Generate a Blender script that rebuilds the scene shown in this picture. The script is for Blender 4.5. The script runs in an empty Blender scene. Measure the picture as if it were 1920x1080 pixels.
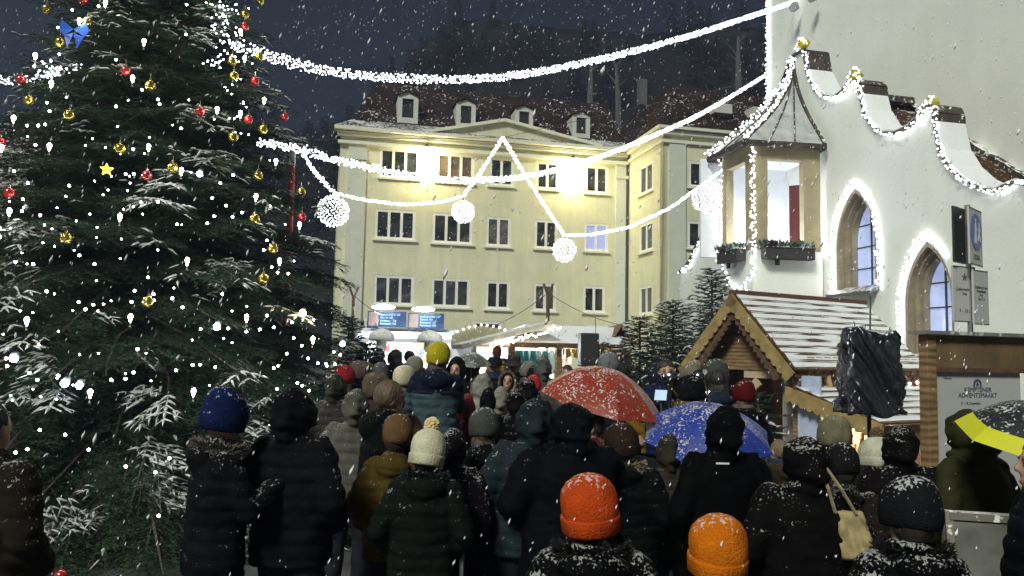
import bpy, bmesh, math, random
import numpy as np
from mathutils import Vector, Matrix, Euler, noise
R_ = math.radians
S = bpy.context.scene
COL = S.collection
random.seed(7)

# ------------------------------------------------------------------ camera, sky, sun, exposure
FPX = 1500.0
CAMZ = 2.1
TILT = math.atan(125 / FPX)
ROLL = 0.020
_f = Vector((0, math.cos(TILT), math.sin(TILT)))
_u0 = Vector((0, -math.sin(TILT), math.cos(TILT)))
_r0 = Vector((1, 0, 0))
_r = _r0 * math.cos(ROLL) + _u0 * math.sin(ROLL)
_u = _u0 * math.cos(ROLL) - _r0 * math.sin(ROLL)
CAM = Vector((0, 0, CAMZ))
cam_d = bpy.data.cameras.new('camera')
cam = bpy.data.objects.new('camera', cam_d)
COL.objects.link(cam)
M = Matrix((( _r.x, _u.x, -_f.x, CAM.x), (_r.y, _u.y, -_f.y, CAM.y), (_r.z, _u.z, -_f.z, CAM.z), (0, 0, 0, 1)))
cam.matrix_world = M
cam_d.sensor_width = 36
cam_d.lens = 36 * FPX / 1920
cam_d.clip_start = 0.1
cam_d.clip_end = 1500
S.camera = cam

SUN_AZ = 27.0      # the light travels towards +Y turned this much to +X
SUN_EL = 40.0
w = bpy.data.worlds.new("World"); S.world = w; w.use_nodes = True
nt = w.node_tree; bg = nt.nodes['Background']
sky = nt.nodes.new('ShaderNodeTexSky'); sky.sky_type = 'NISHITA'; sky.sun_disc = False
sky.sun_elevation = R_(SUN_EL); sky.sun_rotation = R_(180 + SUN_AZ)
nt.links.new(sky.outputs[0], bg.inputs[0]); bg.inputs[1].default_value = 0.0019
sd = bpy.data.lights.new('sun', 'SUN'); sd.energy = 1.25; sd.angle = R_(14); sd.color = (0.97, 1.0, 0.90)
sun = bpy.data.objects.new('sun', sd); COL.objects.link(sun)
tr = Vector((math.sin(R_(SUN_AZ)) * math.cos(R_(SUN_EL)), math.cos(R_(SUN_AZ)) * math.cos(R_(SUN_EL)), -math.sin(R_(SUN_EL))))
sun.rotation_euler = tr.to_track_quat('-Z', 'Y').to_euler()
S.view_settings.view_transform = 'Standard'; S.view_settings.look = 'None'
S.view_settings.gamma = 1; S.view_settings.use_curve_mapping = False
S.view_settings.exposure = 1.28
S.cycles.max_bounces = 5; S.cycles.transparent_max_bounces = 6
S.cycles.sample_clamp_indirect = 4

# ------------------------------------------------------------------ picture -> place
def ray(px, py):
    return _f + _r * ((px - 960) / FPX) + _u * ((540 - py) / FPX)
def at_y(px, py, Y):
    d = ray(px, py); return CAM + d * (Y / d.y)
def proj(p):
    q = Vector(p) - CAM; d = q.dot(_f)
    return 960 + FPX * q.dot(_r) / d, 540 - FPX * q.dot(_u) / d
def gz(y):
    return 0.03 * min(max(0.0, y - 5), 35)
class Frame:
    """a vertical plane through O turned by ang; x along it, y into it, z up"""
    def __init__(s, O, ang):
        s.O = Vector(O); s.ang = ang
        s.X = Vector((math.cos(ang), math.sin(ang), 0)); s.Y = Vector((-math.sin(ang), math.cos(ang), 0))
    def uz(s, px, py, yo=0.0):
        d = ray(px, py); n = s.Y
        t = (s.O + n * yo - CAM).dot(n) / d.dot(n)
        p = CAM + d * t - s.O
        return p.dot(s.X), p.z
    def world(s, u, y, z):
        return s.O + s.X * u + s.Y * y + Vector((0, 0, z))

# ------------------------------------------------------------------ materials
MATS = {}
def mat(name, col, rough=0.7, metal=0.0, var=0.12, scale=6.0, bump=0.0, bscale=60.0, emit=None, estr=0.0,
        snow=0.0, sscale=70.0, scut=0.55, coat=0.0, spec=0.5, snowc=(.78, .78, .76), stretch=(1, 1, 1), sheen=0.0):
    if name in MATS: return MATS[name]
    m = bpy.data.materials.new(name); m.use_nodes = True
    N = m.node_tree.nodes; L = m.node_tree.links
    b = N['Principled BSDF']
    b.inputs['Roughness'].default_value = rough; b.inputs['Metallic'].default_value = metal
    b.inputs['Coat Weight'].default_value = coat; b.inputs['Specular IOR Level'].default_value = spec
    b.inputs['Sheen Weight'].default_value = sheen
    tc = N.new('ShaderNodeTexCoord'); mp = N.new('ShaderNodeMapping'); L.new(tc.outputs['Object'], mp.inputs[0])
    mp.inputs['Scale'].default_value = stretch
    nz = N.new('ShaderNodeTexNoise'); nz.inputs['Scale'].default_value = scale; nz.inputs['Detail'].default_value = 6
    L.new(mp.outputs[0], nz.inputs['Vector'])
    cr = N.new('ShaderNodeValToRGB')
    c = Vector(col[:3])
    cr.color_ramp.elements[0].position = 0.3; cr.color_ramp.elements[1].position = 0.7
    cr.color_ramp.elements[0].color = (*[max(0, x * (1 - var)) for x in c], 1)
    cr.color_ramp.elements[1].color = (*[min(1, x * (1 + var)) for x in c], 1)
    L.new(nz.outputs['Fac'], cr.inputs[0])
    out = cr.outputs[0]
    if snow > 0:
        g = N.new('ShaderNodeNewGeometry'); sp = N.new('ShaderNodeSeparateXYZ'); L.new(g.outputs['Normal'], sp.inputs[0])
        n2 = N.new('ShaderNodeTexNoise'); n2.inputs['Scale'].default_value = sscale; n2.inputs['Detail'].default_value = 3
        L.new(tc.outputs['Object'], n2.inputs['Vector'])
        mr = N.new('ShaderNodeMapRange'); mr.inputs[1].default_value = -0.1; mr.inputs[2].default_value = 0.9
        mr.inputs[3].default_value = -0.12; mr.inputs[4].default_value = 0.12 * snow
        L.new(sp.outputs['Z'], mr.inputs[0])
        n3 = N.new('ShaderNodeTexNoise'); n3.inputs['Scale'].default_value = sscale * .14; n3.inputs['Detail'].default_value = 2; L.new(tc.outputs['Object'], n3.inputs['Vector'])
        m3 = N.new('ShaderNodeMath'); m3.operation = 'MULTIPLY_ADD'; m3.inputs[1].default_value = .45; m3.inputs[2].default_value = -.225; L.new(n3.outputs['Fac'], m3.inputs[0])
        a3 = N.new('ShaderNodeMath'); a3.operation = 'ADD'; L.new(n2.outputs['Fac'], a3.inputs[0]); L.new(m3.outputs[0], a3.inputs[1])
        ad = N.new('ShaderNodeMath'); ad.operation = 'ADD'; L.new(a3.outputs[0], ad.inputs[0]); L.new(mr.outputs[0], ad.inputs[1])
        c2 = N.new('ShaderNodeValToRGB'); c2.color_ramp.elements[0].position = scut; c2.color_ramp.elements[1].position = scut + 0.06
        L.new(ad.outputs[0], c2.inputs[0])
        mx = N.new('ShaderNodeMixRGB'); mx.inputs['Color2'].default_value = (*snowc, 1)
        L.new(c2.outputs[0], mx.inputs['Fac']); L.new(out, mx.inputs['Color1']); out = mx.outputs[0]
    L.new(out, b.inputs['Base Color'])
    if bump > 0:
        bn = N.new('ShaderNodeTexNoise'); bn.inputs['Scale'].default_value = bscale; bn.inputs['Detail'].default_value = 5
        L.new(mp.outputs[0], bn.inputs['Vector'])
        bp = N.new('ShaderNodeBump'); bp.inputs['Strength'].default_value = bump; bp.inputs['Distance'].default_value = 0.02
        L.new(bn.outputs['Fac'], bp.inputs['Height']); L.new(bp.outputs[0], b.inputs['Normal'])
    if emit:
        b.inputs['Emission Color'].default_value = (*emit, 1); b.inputs['Emission Strength'].default_value = estr
    MATS[name] = m
    return m
def waves(m, axis='Z', scale=20.0, amount=0.3, rings=False, dist=0.0, darken=0.0):
    """adds a ribbed / tiled relief to a material"""
    N = m.node_tree.nodes; L = m.node_tree.links; b = N['Principled BSDF']
    tc = N.new('ShaderNodeTexCoord'); wv = N.new('ShaderNodeTexWave'); wv.bands_direction = axis
    wv.inputs['Scale'].default_value = scale; wv.inputs['Distortion'].default_value = dist
    L.new(tc.outputs['Object'], wv.inputs['Vector'])
    bp = N.new('ShaderNodeBump'); bp.inputs['Strength'].default_value = amount; bp.inputs['Distance'].default_value = 0.03
    L.new(wv.outputs['Fac'], bp.inputs['Height'])
    old = b.inputs['Normal'].links
    if old: L.new(old[0].from_socket, bp.inputs['Normal'])
    L.new(bp.outputs[0], b.inputs['Normal'])
    return m

# ------------------------------------------------------------------ objects
def tag(o, label=None, cat=None, group=None, kind=None):
    if label: o['label'] = label
    if cat: o['category'] = cat
    if group: o['group'] = group
    if kind: o['kind'] = kind
    return o
def empty(name, loc=(0, 0, 0), rz=0.0, label=None, cat=None, group=None):
    o = bpy.data.objects.new(name, None); COL.objects.link(o); o.empty_display_size = 0.2
    o.location = loc; o.rotation_euler = (0, 0, rz)
    return tag(o, label, cat, group)
def link(name, me, parent=None, m=None, smooth=False):
    o = bpy.data.objects.new(name, me); COL.objects.link(o)
    if m is not None:
        me.materials.clear()
        for x in (m if isinstance(m, (list, tuple)) else [m]): me.materials.append(x)
    if parent is not None: o.parent = parent
    if smooth: me.shade_smooth()
    return o
class MB:
    def __init__(s): s.v = []; s.f = []; s.mi = []; s.cur = 0
    def add(s, vs, fs):
        n = len(s.v); s.v += [tuple(v) for v in vs]; s.f += [tuple(i + n for i in f) for f in fs]; s.mi += [s.cur] * len(fs); return s
    def box(s, c, d, rz=0, rx=0, ry=0):
        m = Euler((rx, ry, rz)).to_matrix(); c = Vector(c)
        vs = [c + m @ Vector((x * d[0] / 2, y * d[1] / 2, z * d[2] / 2)) for x in (-1, 1) for y in (-1, 1) for z in (-1, 1)]
        return s.add(vs, [(0, 1, 3, 2), (4, 6, 7, 5), (0, 4, 5, 1), (2, 3, 7, 6), (0, 2, 6, 4), (1, 5, 7, 3)])
    def bar(s, a, b, w, h=None, up=(0, 0, 1)):
        a = Vector(a); b = Vector(b); h = h or w; d = (b - a).normalized(); up = Vector(up)
        if abs(d.dot(up)) > 0.98: up = Vector((0, 1, 0))
        x = d.cross(up).normalized() * w / 2; y = x.cross(d).normalized() * h / 2
        vs = [p + i * x + j * y for p in (a, b) for i, j in ((-1, -1), (1, -1), (1, 1), (-1, 1))]
        return s.add(vs, [(0, 1, 2, 3), (7, 6, 5, 4), (0, 4, 5, 1), (1, 5, 6, 2), (2, 6, 7, 3), (3, 7, 4, 0)])
    def tube(s, pts, r, n=8, r1=None, caps=True):
        pts = [Vector(p) for p in pts]; k = len(pts); vs = []; fs = []
        if r1 is None: r1 = r
        px = None
        for i, p in enumerate(pts):
            d = (pts[min(i + 1, k - 1)] - pts[max(i - 1, 0)]).normalized()
            if px is None:
                px = d.orthogonal().normalized()
            px = (px - d * px.dot(d)).normalized(); py = d.cross(px)
            rr = (r + (r1 - r) * i / max(1, k - 1)) if not isinstance(r, (list, tuple)) else r[i]
            for j in range(n):
                a = 2 * math.pi * j / n; vs.append(p + (px * math.cos(a) + py * math.sin(a)) * rr)
        for i in range(k - 1):
            for j in range(n):
                a = i * n + j; b = i * n + (j + 1) % n; fs.append((a, b, b + n, a + n))
        if caps: fs += [tuple(range(n - 1, -1, -1)), tuple(range((k - 1) * n, k * n))]
        return s.add(vs, fs)
    def lathe(s, prof, c=(0, 0, 0), n=20, mtx=None, wob=0.0):
        vs = []; fs = []; c = Vector(c)
        for i, (r, z) in enumerate(prof):
            for j in range(n):
                a = 2 * math.pi * j / n; q = 1 + wob * math.sin(3 * a + i)
                p = Vector((r * q * math.cos(a), r * q * math.sin(a), z))
                if mtx: p = mtx @ p
                vs.append(p + c)
        for i in range(len(prof) - 1):
            for j in range(n):
                a = i * n + j; b = i * n + (j + 1) % n; fs.append((a, b, b + n, a + n))
        fs += [tuple(range(n - 1, -1, -1)), tuple(range((len(prof) - 1) * n, len(prof) * n))]
        return s.add(vs, fs)
    def ell(s, c, r, n=14, mtx=None):
        prof = []; c = Vector(c); vs = []; fs = []; k = n // 2 + 1
        for i in range(1, k):
            t = math.pi * i / k
            for j in range(n):
                a = 2 * math.pi * j / n
                p = Vector((r[0] * math.sin(t) * math.cos(a), r[1] * math.sin(t) * math.sin(a), r[2] * math.cos(t)))
                vs.append((mtx @ p if mtx else p) + c)
        k -= 1
        for i in range(k - 1):
            for j in range(n):
                a = i * n + j; b = i * n + (j + 1) % n; fs.append((a, a + n, b + n, b))
        top = Vector((0, 0, r[2])); bot = -top
        vs += [(mtx @ top if mtx else top) + c, (mtx @ bot if mtx else bot) + c]
        for j in range(n):
            fs.append((k * n, j, (j + 1) % n)); fs.append((k * n + 1, (k - 1) * n + (j + 1) % n, (k - 1) * n + j))
        return s.add(vs, fs)
    def prism(s, poly, y0, y1):
        """poly in (x,z), extruded along y"""
        n = len(poly); vs = [(x, y0, z) for x, z in poly] + [(x, y1, z) for x, z in poly]
        fs = [tuple(range(n)), tuple(range(2 * n - 1, n - 1, -1))] + [(i, i + n, (i + 1) % n + n, (i + 1) % n) for i in range(n)]
        return s.add(vs, fs)
    def mesh(s, name):
        me = bpy.data.meshes.new(name); me.from_pydata(s.v, [], s.f); me.validate()
        bm = bmesh.new(); bm.from_mesh(me); bmesh.ops.recalc_face_normals(bm, faces=bm.faces); bm.to_mesh(me); bm.free()
        return me
    def build(s, name, m, parent=None, smooth=False, label=None):
        me = s.mesh(name); o = link(name, me, parent, m, smooth)
        if len(set(s.mi)) > 1 and len(s.mi) == len(me.polygons):
            me.polygons.foreach_set('material_index', s.mi)
        if label: o['label'] = label
        return o
def bevel(o, w=0.01, seg=2):
    md = o.modifiers.new('b', 'BEVEL'); md.width = w; md.segments = seg; md.limit_method = 'ANGLE'; return o
def holed(name, outer, holes, y0, y1, m, parent):
    """a slab in the xz plane between y0 and y1 with holes in it"""
    bm = bmesh.new(); loops = [outer] + holes; eds = []; allv = []
    for lp in loops:
        vs = [bm.verts.new((x, y0, z)) for x, z in lp]; allv.append(vs)
        for i in range(len(vs)): eds.append(bm.edges.new((vs[i], vs[(i + 1) % len(vs)])))
    bmesh.ops.triangle_fill(bm, edges=eds, use_beauty=True, use_dissolve=False, normal=(0, -1, 0))
    front = list(bm.faces)
    r = bmesh.ops.duplicate(bm, geom=list(bm.verts) + list(bm.edges) + front)
    vm = r['vert_map']
    for vs in allv:
        for v in vs: vm[v].co.y = y1
    for vs in allv:
        n = len(vs)
        for i in range(n):
            a, b = vs[i], vs[(i + 1) % n]; bm.faces.new((a, b, vm[b], vm[a]))
    bmesh.ops.recalc_face_normals(bm, faces=bm.faces)
    me = bpy.data.meshes.new(name); bm.to_mesh(me); bm.free()
    return link(name, me, parent, m)
def raw_mesh(name, V, F, k):
    me = bpy.data.meshes.new(name); nv = len(V); nf = len(F)
    me.vertices.add(nv); me.vertices.foreach_set('co', np.asarray(V, dtype=np.float32).ravel())
    me.loops.add(nf * k); me.loops.foreach_set('vertex_index', np.asarray(F, dtype=np.int32).ravel())
    me.polygons.add(nf); me.polygons.foreach_set('loop_start', np.arange(0, nf * k, k, dtype=np.int32))
    me.update(calc_edges=True); return me
def rect(x0, x1, z0, z1): return [(x0, z0), (x1, z0), (x1, z1), (x0, z1)]
def text(name, s, size, m, parent, loc, rot=(math.pi / 2, 0, 0), ext=0.002, align='CENTER', sx=1.0):
    c = bpy.data.curves.new(name, 'FONT'); c.body = s; c.size = size; c.extrude = ext; c.align_x = align; c.align_y = 'CENTER'
    c.resolution_u = 2
    t = bpy.data.objects.new('t', c); COL.objects.link(t)
    me = bpy.data.meshes.new_from_object(t); bpy.data.objects.remove(t)
    o = link(name, me, parent, m); o.location = loc; o.rotation_euler = rot; o.scale = (sx, 1, 1); return o
NUM = ['first', 'second', 'third', 'fourth', 'fifth', 'sixth', 'seventh', 'eighth', 'ninth', 'tenth', 'eleventh', 'twelfth',
       'thirteenth', 'fourteenth', 'fifteenth', 'sixteenth', 'seventeenth', 'eighteenth', 'nineteenth', 'twentieth',
       'twenty-first', 'twenty-second', 'twenty-third', 'twenty-fourth', 'twenty-fifth', 'twenty-sixth', 'twenty-seventh', 'twenty-eighth', 'twenty-ninth', 'thirtieth']
def catenary(a, b, sag, n=24):
    a = Vector(a); b = Vector(b)
    return [a.lerp(b, i / n) - Vector((0, 0, sag * 4 * (i / n) * (1 - i / n))) for i in range(n + 1)]
def resample(pts, step):
    pts = [Vector(p) for p in pts]; out = [pts[0].copy()]; acc = 0.0
    for a, b in zip(pts, pts[1:]):
        L = (b - a).length; t = step - acc
        while t <= L and L > 0: out.append(a.lerp(b, t / L)); t += step
        acc = (acc + L) % step if L > 0 else acc
    return out

def stains(m, amount=.18, scale=.35, streak=4.0):
    """weathering with its own shape: large blotches and rain streaks"""
    N = m.node_tree.nodes; L = m.node_tree.links; b = N['Principled BSDF']; src = b.inputs['Base Color'].links[0].from_socket
    tc = N.new('ShaderNodeTexCoord'); prev = src
    for k, (sx, sz) in enumerate(((1, 1), (streak, .35))):
        mp = N.new('ShaderNodeMapping'); mp.inputs['Scale'].default_value = (sx, sx, sz); L.new(tc.outputs['Object'], mp.inputs[0])
        nz = N.new('ShaderNodeTexNoise'); nz.inputs['Scale'].default_value = scale * (1 + k * 1.5); nz.inputs['Detail'].default_value = 8; nz.inputs['Roughness'].default_value = .65; L.new(mp.outputs[0], nz.inputs['Vector'])
        mr = N.new('ShaderNodeMapRange'); mr.inputs[1].default_value = .35; mr.inputs[2].default_value = .7; mr.inputs[3].default_value = 1.0; mr.inputs[4].default_value = 1 - amount; L.new(nz.outputs['Fac'], mr.inputs[0])
        mx = N.new('ShaderNodeMixRGB'); mx.blend_type = 'MULTIPLY'; mx.inputs['Fac'].default_value = 1; L.new(prev, mx.inputs['Color1']); L.new(mr.outputs[0], mx.inputs['Color2']); prev = mx.outputs[0]
    L.new(prev, b.inputs['Base Color']); return m
LED = mat('cold_white_led', (0.9, 0.9, 0.95), 0.4, emit=(0.93, 0.95, 1.0), estr=2.8, var=0)
LEDW = mat('warm_white_led', (0.95, 0.9, 0.8), 0.4, emit=(1.0, 0.86, 0.62), estr=3.6, var=0)
WIRE = mat('garland_wire', (0.06, 0.07, 0.06), 0.5)
_bulb = {}
def bulb_mesh(r, m):
    k = (round(r, 4), m.name)
    if k not in _bulb:
        bm = bmesh.new(); bmesh.ops.create_icosphere(bm, subdivisions=1, radius=r)
        me = bpy.data.meshes.new('bulb'); bm.to_mesh(me); bm.free(); me.materials.append(m); me.shade_smooth(); _bulb[k] = me
    return _bulb[k]
def bulbs(root, pts, r, m, origin=Vector((0, 0, 0)), name='bulb', cap=100):
    """up to 100 bulbs as parts, the rest as one part"""
    idx = sorted(range(len(pts)), key=lambda i: (Vector(pts[i]) + origin - CAM).length)
    me = bulb_mesh(r, m)
    for i in idx[:cap]:
        o = bpy.data.objects.new(name, me); COL.objects.link(o); o.parent = root; o.location = pts[i]
    rest = [pts[i] for i in idx[cap:]]
    if rest:
        bv = np.array([v.co[:] for v in me.vertices]); bf = np.array([p.vertices[:] for p in me.polygons])
        P = np.array([tuple(p) for p in rest])
        V = (P[:, None, :] + bv[None]).reshape(-1, 3); F = (bf[None] + (np.arange(len(P)) * len(bv))[:, None, None]).reshape(-1, 3)
        o = link(name, raw_mesh(name, V, F, 3), root, m); o['kind'] = 'stuff'
def garland(name, pts, label, rad, per_m, r, m=LED, cat='light string', group=None, wire=0.008, seed=1, frayed=0.0):
    rnd = random.Random(seed)
    root = empty(name, pts[0], 0, label, cat, group); O = Vector(pts[0])
    pp = [Vector(p) - O for p in pts]
    MB().tube(pp, wire, 5).build('cable', WIRE, root)
    L = sum((b - a).length for a, b in zip(pp, pp[1:])); n = int(L * per_m); bs = []
    dense = resample(pp, L / max(2, n - 1))
    for p in dense:
        a = rnd.uniform(0, 2 * math.pi); q = rad * math.sqrt(rnd.random())
        bs.append(p + Vector((q * math.cos(a), q * math.sin(a) * 0.6, q * math.sin(a))) + Vector((rnd.gauss(0, .01), 0, 0)))
    bulbs(root, bs, r, m, O)
    return root

# ================================================================== SETTING: ground, sky glow, hill
m_ground = mat('trodden_wet_snow', (0.07, 0.07, 0.07), 0.6, var=0.5, scale=1.5, bump=0.5, bscale=8)
g = MB(); ys = [-80, 5, 40, 400]; zs = [0, 0, 1.05, 1.05]
vs = [(x, y, z) for y, z in zip(ys, zs) for x in (-400, 400)]
g.add(vs, [(2 * i, 2 * i + 1, 2 * i + 3, 2 * i + 2) for i in range(3)])
tag(g.build('ground', m_ground), kind='structure')

m_hill = mat('wooded_hillside', (0.015, 0.016, 0.015), 1.0, var=0.6, scale=0.12, bump=1.0, bscale=0.8, spec=0)
prof = [(-400, 300), (100, 250), (420, 262), (600, 240), (690, 190), (745, 120), (800, 72), (860, 42), (960, 30), (1040, 46), (1130, 66), (1220, 60), (1330, 44), (1450, 40), (1700, 60), (2300, 160)]
YH = 105.0; hv = []; hf = []; ncol = 120; nrow = 14
xs = np.linspace(-400, 2300, ncol)
for j in range(nrow):
    t = j / (nrow - 1)
    for px in xs:
        top = at_y(px, float(np.interp(px, [p[0] for p in prof], [p[1] for p in prof])), YH)
        y = 62 + (YH - 62) * t; x = top.x * (0.75 + 0.25 * t); z = 1 + (top.z - 1) * (t ** 0.85)
        z += (noise.noise((x * .09, y * .09, 3)) * 2.2 + noise.noise((x * .3, y * .3, 9)) * 0.9) * (0.3 + t * .5)
        hv.append((x, y, z))
for px in xs:
    top = at_y(px, 200, YH); hv.append((top.x, 150, 0))
nrow += 1
for j in range(nrow - 1):
    for i in range(ncol - 1): a = j * ncol + i; hf.append((a, a + 1, a + 1 + ncol, a + ncol))
hill = MB(); hill.add(hv, hf); tag(hill.build('hill', m_hill, smooth=True), kind='structure')

# ================================================================== YELLOW BUILDING
A = at_y(640, 240, 41.0)
FB = Frame((A.x, A.y, gz(41)), R_(13)); zc = A.z - gz(41)
yb = empty('apartment_building', FB.O, FB.ang, 'long pale yellow building with three upper floors, four roof dormers and two bright wall lamps', 'building')
m_yel = stains(mat('yellow_render', (0.85, 0.83, 0.58), 0.85, var=0.06, scale=0.9, bump=0.25, bscale=30), .14, .3)
m_trim = mat('cream_trim', (0.80, 0.80, 0.66), 0.8, var=0.05, scale=2)
m_pil = mat('pale_grey_pilaster', (0.66, 0.68, 0.58), 0.8, var=0.05, scale=2)
m_win = mat('white_window_frame', (0.88, 0.88, 0.82), 0.5, var=0.04)
m_glass = mat('night_window_glass', (0.035, 0.038, 0.035), 0.06, var=0.8, scale=1.3, spec=0.9)
m_glassw = mat('curtained_window_glass', (0.16, 0.12, 0.08), 0.25, var=0.5, scale=1.6, spec=0.8)
m_glassb = mat('blue_lit_window', (0.3, 0.35, 0.6), 0.2, emit=(0.42, 0.45, 0.85), estr=0.22)
m_roof = waves(mat('brown_roof_tiles', (0.026, 0.013, 0.010), 0.9, var=0.5, scale=1.2, bump=0.6, bscale=14, snow=0.9, sscale=7, scut=0.70, spec=.2), 'Z', 7, 0.6)
m_roofg = waves(mat('grey_lower_roof', (0.05, 0.05, 0.048), 0.8, var=0.3, scale=2, snow=1.0, sscale=8, scut=0.6), 'Z', 9, 0.5)
m_glass2 = mat('dim_room_glass', (0.09, 0.085, 0.07), 0.12, var=.9, scale=2.2, spec=.8)
W = {1: [(711, 785, 278, 334, 3), (818, 888, 288, 342, 3), (917, 963, 296, 349, 2), (1005, 1047, 304, 356, 2), (1097, 1140, 312, 364, 2)],
     2: [(702, 778, 392, 448, 3), (810, 885, 400, 457, 3), (911, 957, 407, 463, 2), (1002, 1045, 413, 467, 2), (1095, 1140, 420, 472, 2)],
     3: [(700, 775, 515, 571, 3), (808, 880, 521, 576, 3), (910, 955, 527, 580, 2), (1000, 1042, 533, 584, 2), (1093, 1134, 538, 587, 2)]}
def window(parent, u0, u1, z0, z1, n, glass, y=0.0, sill=True, fr=0.14):
    w_ = empty('window', ((u0 + u1) / 2, y, z0)); w_.parent = parent
    hw = (u1 - u0) / 2; h = z1 - z0
    f = MB(); mb = f
    holes = []; s_ = (2 * hw - fr * (n + 1)) / n
    for i in range(n):
        x0 = -hw + fr + i * (s_ + fr); holes.append(rect(x0, x0 + s_, fr, h - fr))
    holed('frame', rect(-hw, hw, 0, h), holes, 0.015, 0.1, m_win, w_)
    MB().box((0, 0.08, h / 2), (2 * hw - 0.02, 0.012, h - 0.02)).build('pane', glass, w_)
    if sill: MB().box((0, -0.03, -0.05), (2 * hw + 0.22, 0.2, 0.09)).build('sill', m_trim, w_)
    return w_
uR, _ = FB.uz(1178, 400)
holes = []; wins = []
for r, ws in W.items():
    zz0 = np.mean([FB.uz((a + b) / 2, d)[1] for a, b, c, d, n in ws]); zz1 = np.mean([FB.uz((a + b) / 2, c)[1] for a, b, c, d, n in ws])
    for i, (a, b, c, d, n) in enumerate(ws):
        u0 = FB.uz(a, d)[0]; u1 = FB.uz(b, d)[0]
        z0 = FB.uz((a + b) / 2, d)[1] * .6 + zz0 * .4; z1 = FB.uz((a + b) / 2, c)[1] * .6 + zz1 * .4
        holes.append(rect(u0, u1, z0, z1))
        gl = m_glassb if (r, i) == (2, 4) else (m_glassw if (r, i) == (1, 1) else (m_glass2 if (r * 5 + i * 3) % 4 == 0 else m_glass))
        wins.append((u0, u1, z0, z1, n, gl))
# ground floor: doors and shop windows (hidden behind the market)
for i in range(5):
    u = uR * (i + 0.5) / 5; holes.append(rect(u - 0.8, u + 0.8, 0.5, 2.8)); wins.append((u - 0.8, u + 0.8, 0.5, 2.8, 2, m_glass))
holed('wall', rect(0, uR, 0, zc), holes, 0, 0.4, m_yel, yb)
for w_ in wins: window(yb, *w_)
b = MB(); b.box((0.2, 5.4, zc / 2), (0.39, 10, zc)); b.box((uR / 2, 10.6, zc / 2), (uR, 0.4, zc)); b.build('side_wall', m_yel, yb)
b = MB(); u1 = FB.uz(690, 400)[0]
b.box((u1 / 2 + 0.12, -0.06, zc / 2 - .4), (u1 * .62, 0.12, zc - .8)); b.box((u1 / 2 + .12, -.09, zc - 1.55), (u1 * .7, .2, .18)); b.build('pilaster', m_pil, yb); b = MB()
ur = FB.uz(1150, 400)[0]; b.box(((ur + uR) / 2, -0.06, zc / 2 - .4), ((uR - ur) * .75, 0.12, zc - .8)); b.box(((ur + uR) / 2, -.09, zc - 1.55), ((uR - ur) * .85, .2, .18))
b.build('pilaster', m_pil, yb)
b = MB(); b.box((uR / 2 - .1, -0.1, zc - 0.75), (uR + .1, 0.3, 0.16)); b.box((uR / 2 - .1, -0.16, zc - 0.32), (uR + .2, 0.42, 0.2)); b.box((uR / 2 - .1, -0.27, zc - 0.09), (uR + .5, 0.68, 0.17))
b.build('cornice', m_trim, yb)
# pediment
ul = FB.uz(800, 248)[0]; ua = FB.uz(943, 234)[0]; ue = FB.uz(1120, 280)[0]; ph = 0.95
b = MB(); b.prism([(ul, zc + .01), (ue, zc + .01), (ua, zc + ph)], -0.30, 0.6); b.build('pediment', m_yel, yb)
b = MB()
for x0 in (ul - .15, ue + .15): b.bar((x0, -0.15, zc + .02), (ua, -0.15, zc + ph + .1), 0.8, 0.16)
b.build('pediment_moulding', m_trim, yb)
# roof: a low grey flare, then a steep brown slope, ridge set back
zt = FB.uz(930, 176, 4.2)[1]
b = MB(); b.add([(-.35, -.6, zc), (uR + .2, -.6, zc), (uR + .2, .9, zc + .75), (.5, .9, zc + .75), (.5, 9.8, zc + .75), (-.35, 11.2, zc)], [(0, 1, 2, 3), (0, 3, 4, 5)])
b.build('roof_flare', m_roofg, yb)
b = MB(); xr = 2.0
b.add([(.5, .9, zc + .75), (uR + .2, .9, zc + .75), (uR + .2, 4.2, zt), (xr, 4.2, zt), (xr, 7, zt), (uR + .2, 7, zt), (.5, 9.8, zc + .75), (uR + .2, 9.8, zc + .75)],
      [(0, 1, 2, 3), (0, 3, 4, 6), (3, 2, 5, 4), (4, 5, 7, 6)])
b.build('roof', m_roof, yb)
m_dorm = mat('dormer_paint', (0.62, 0.62, 0.56), 0.7, var=0.1)
for (px, py, wp, hp) in [(765, 200, 34, 50), (874, 212, 33, 47), (983, 222, 32, 45), (1090, 233, 32, 44)]:
    u, z = FB.uz(px, py, 1.0); sc_ = 43 / 1500; w2 = wp * sc_ / 2 * 1.15; h = hp * sc_ * 1.12
    d = empty('dormer', (u, 1.0, z - h / 2)); d.parent = yb
    holed('dormer_front', [(-w2, -.3), (w2, -.3), (w2, h * .85), (0, h), (-w2, h * .85)], [rect(-w2 * .55, w2 * .55, h * .12, h * .78)], 0, .12, m_dorm, d)
    MB().box((0, .09, h * .44), (w2 * 1.04, .02, h * .62)).build('pane', m_glass, d)
    b = MB(); b.prism([(-w2, h * .85), (0, h), (w2, h * .85), (w2 + .08, h * .9), (0, h + .09), (-w2 - .08, h * .9)], -.1, 2.6); b.build('dormer_roof', m_roof, d)
    b = MB(); b.box((-w2 + .05, 1.4, h * .3), (.08, 2.5, h * 1.05)); b.box((w2 - .05, 1.4, h * .3), (.08, 2.5, h * 1.05)); b.build('dormer_cheek', m_dorm, d)
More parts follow.
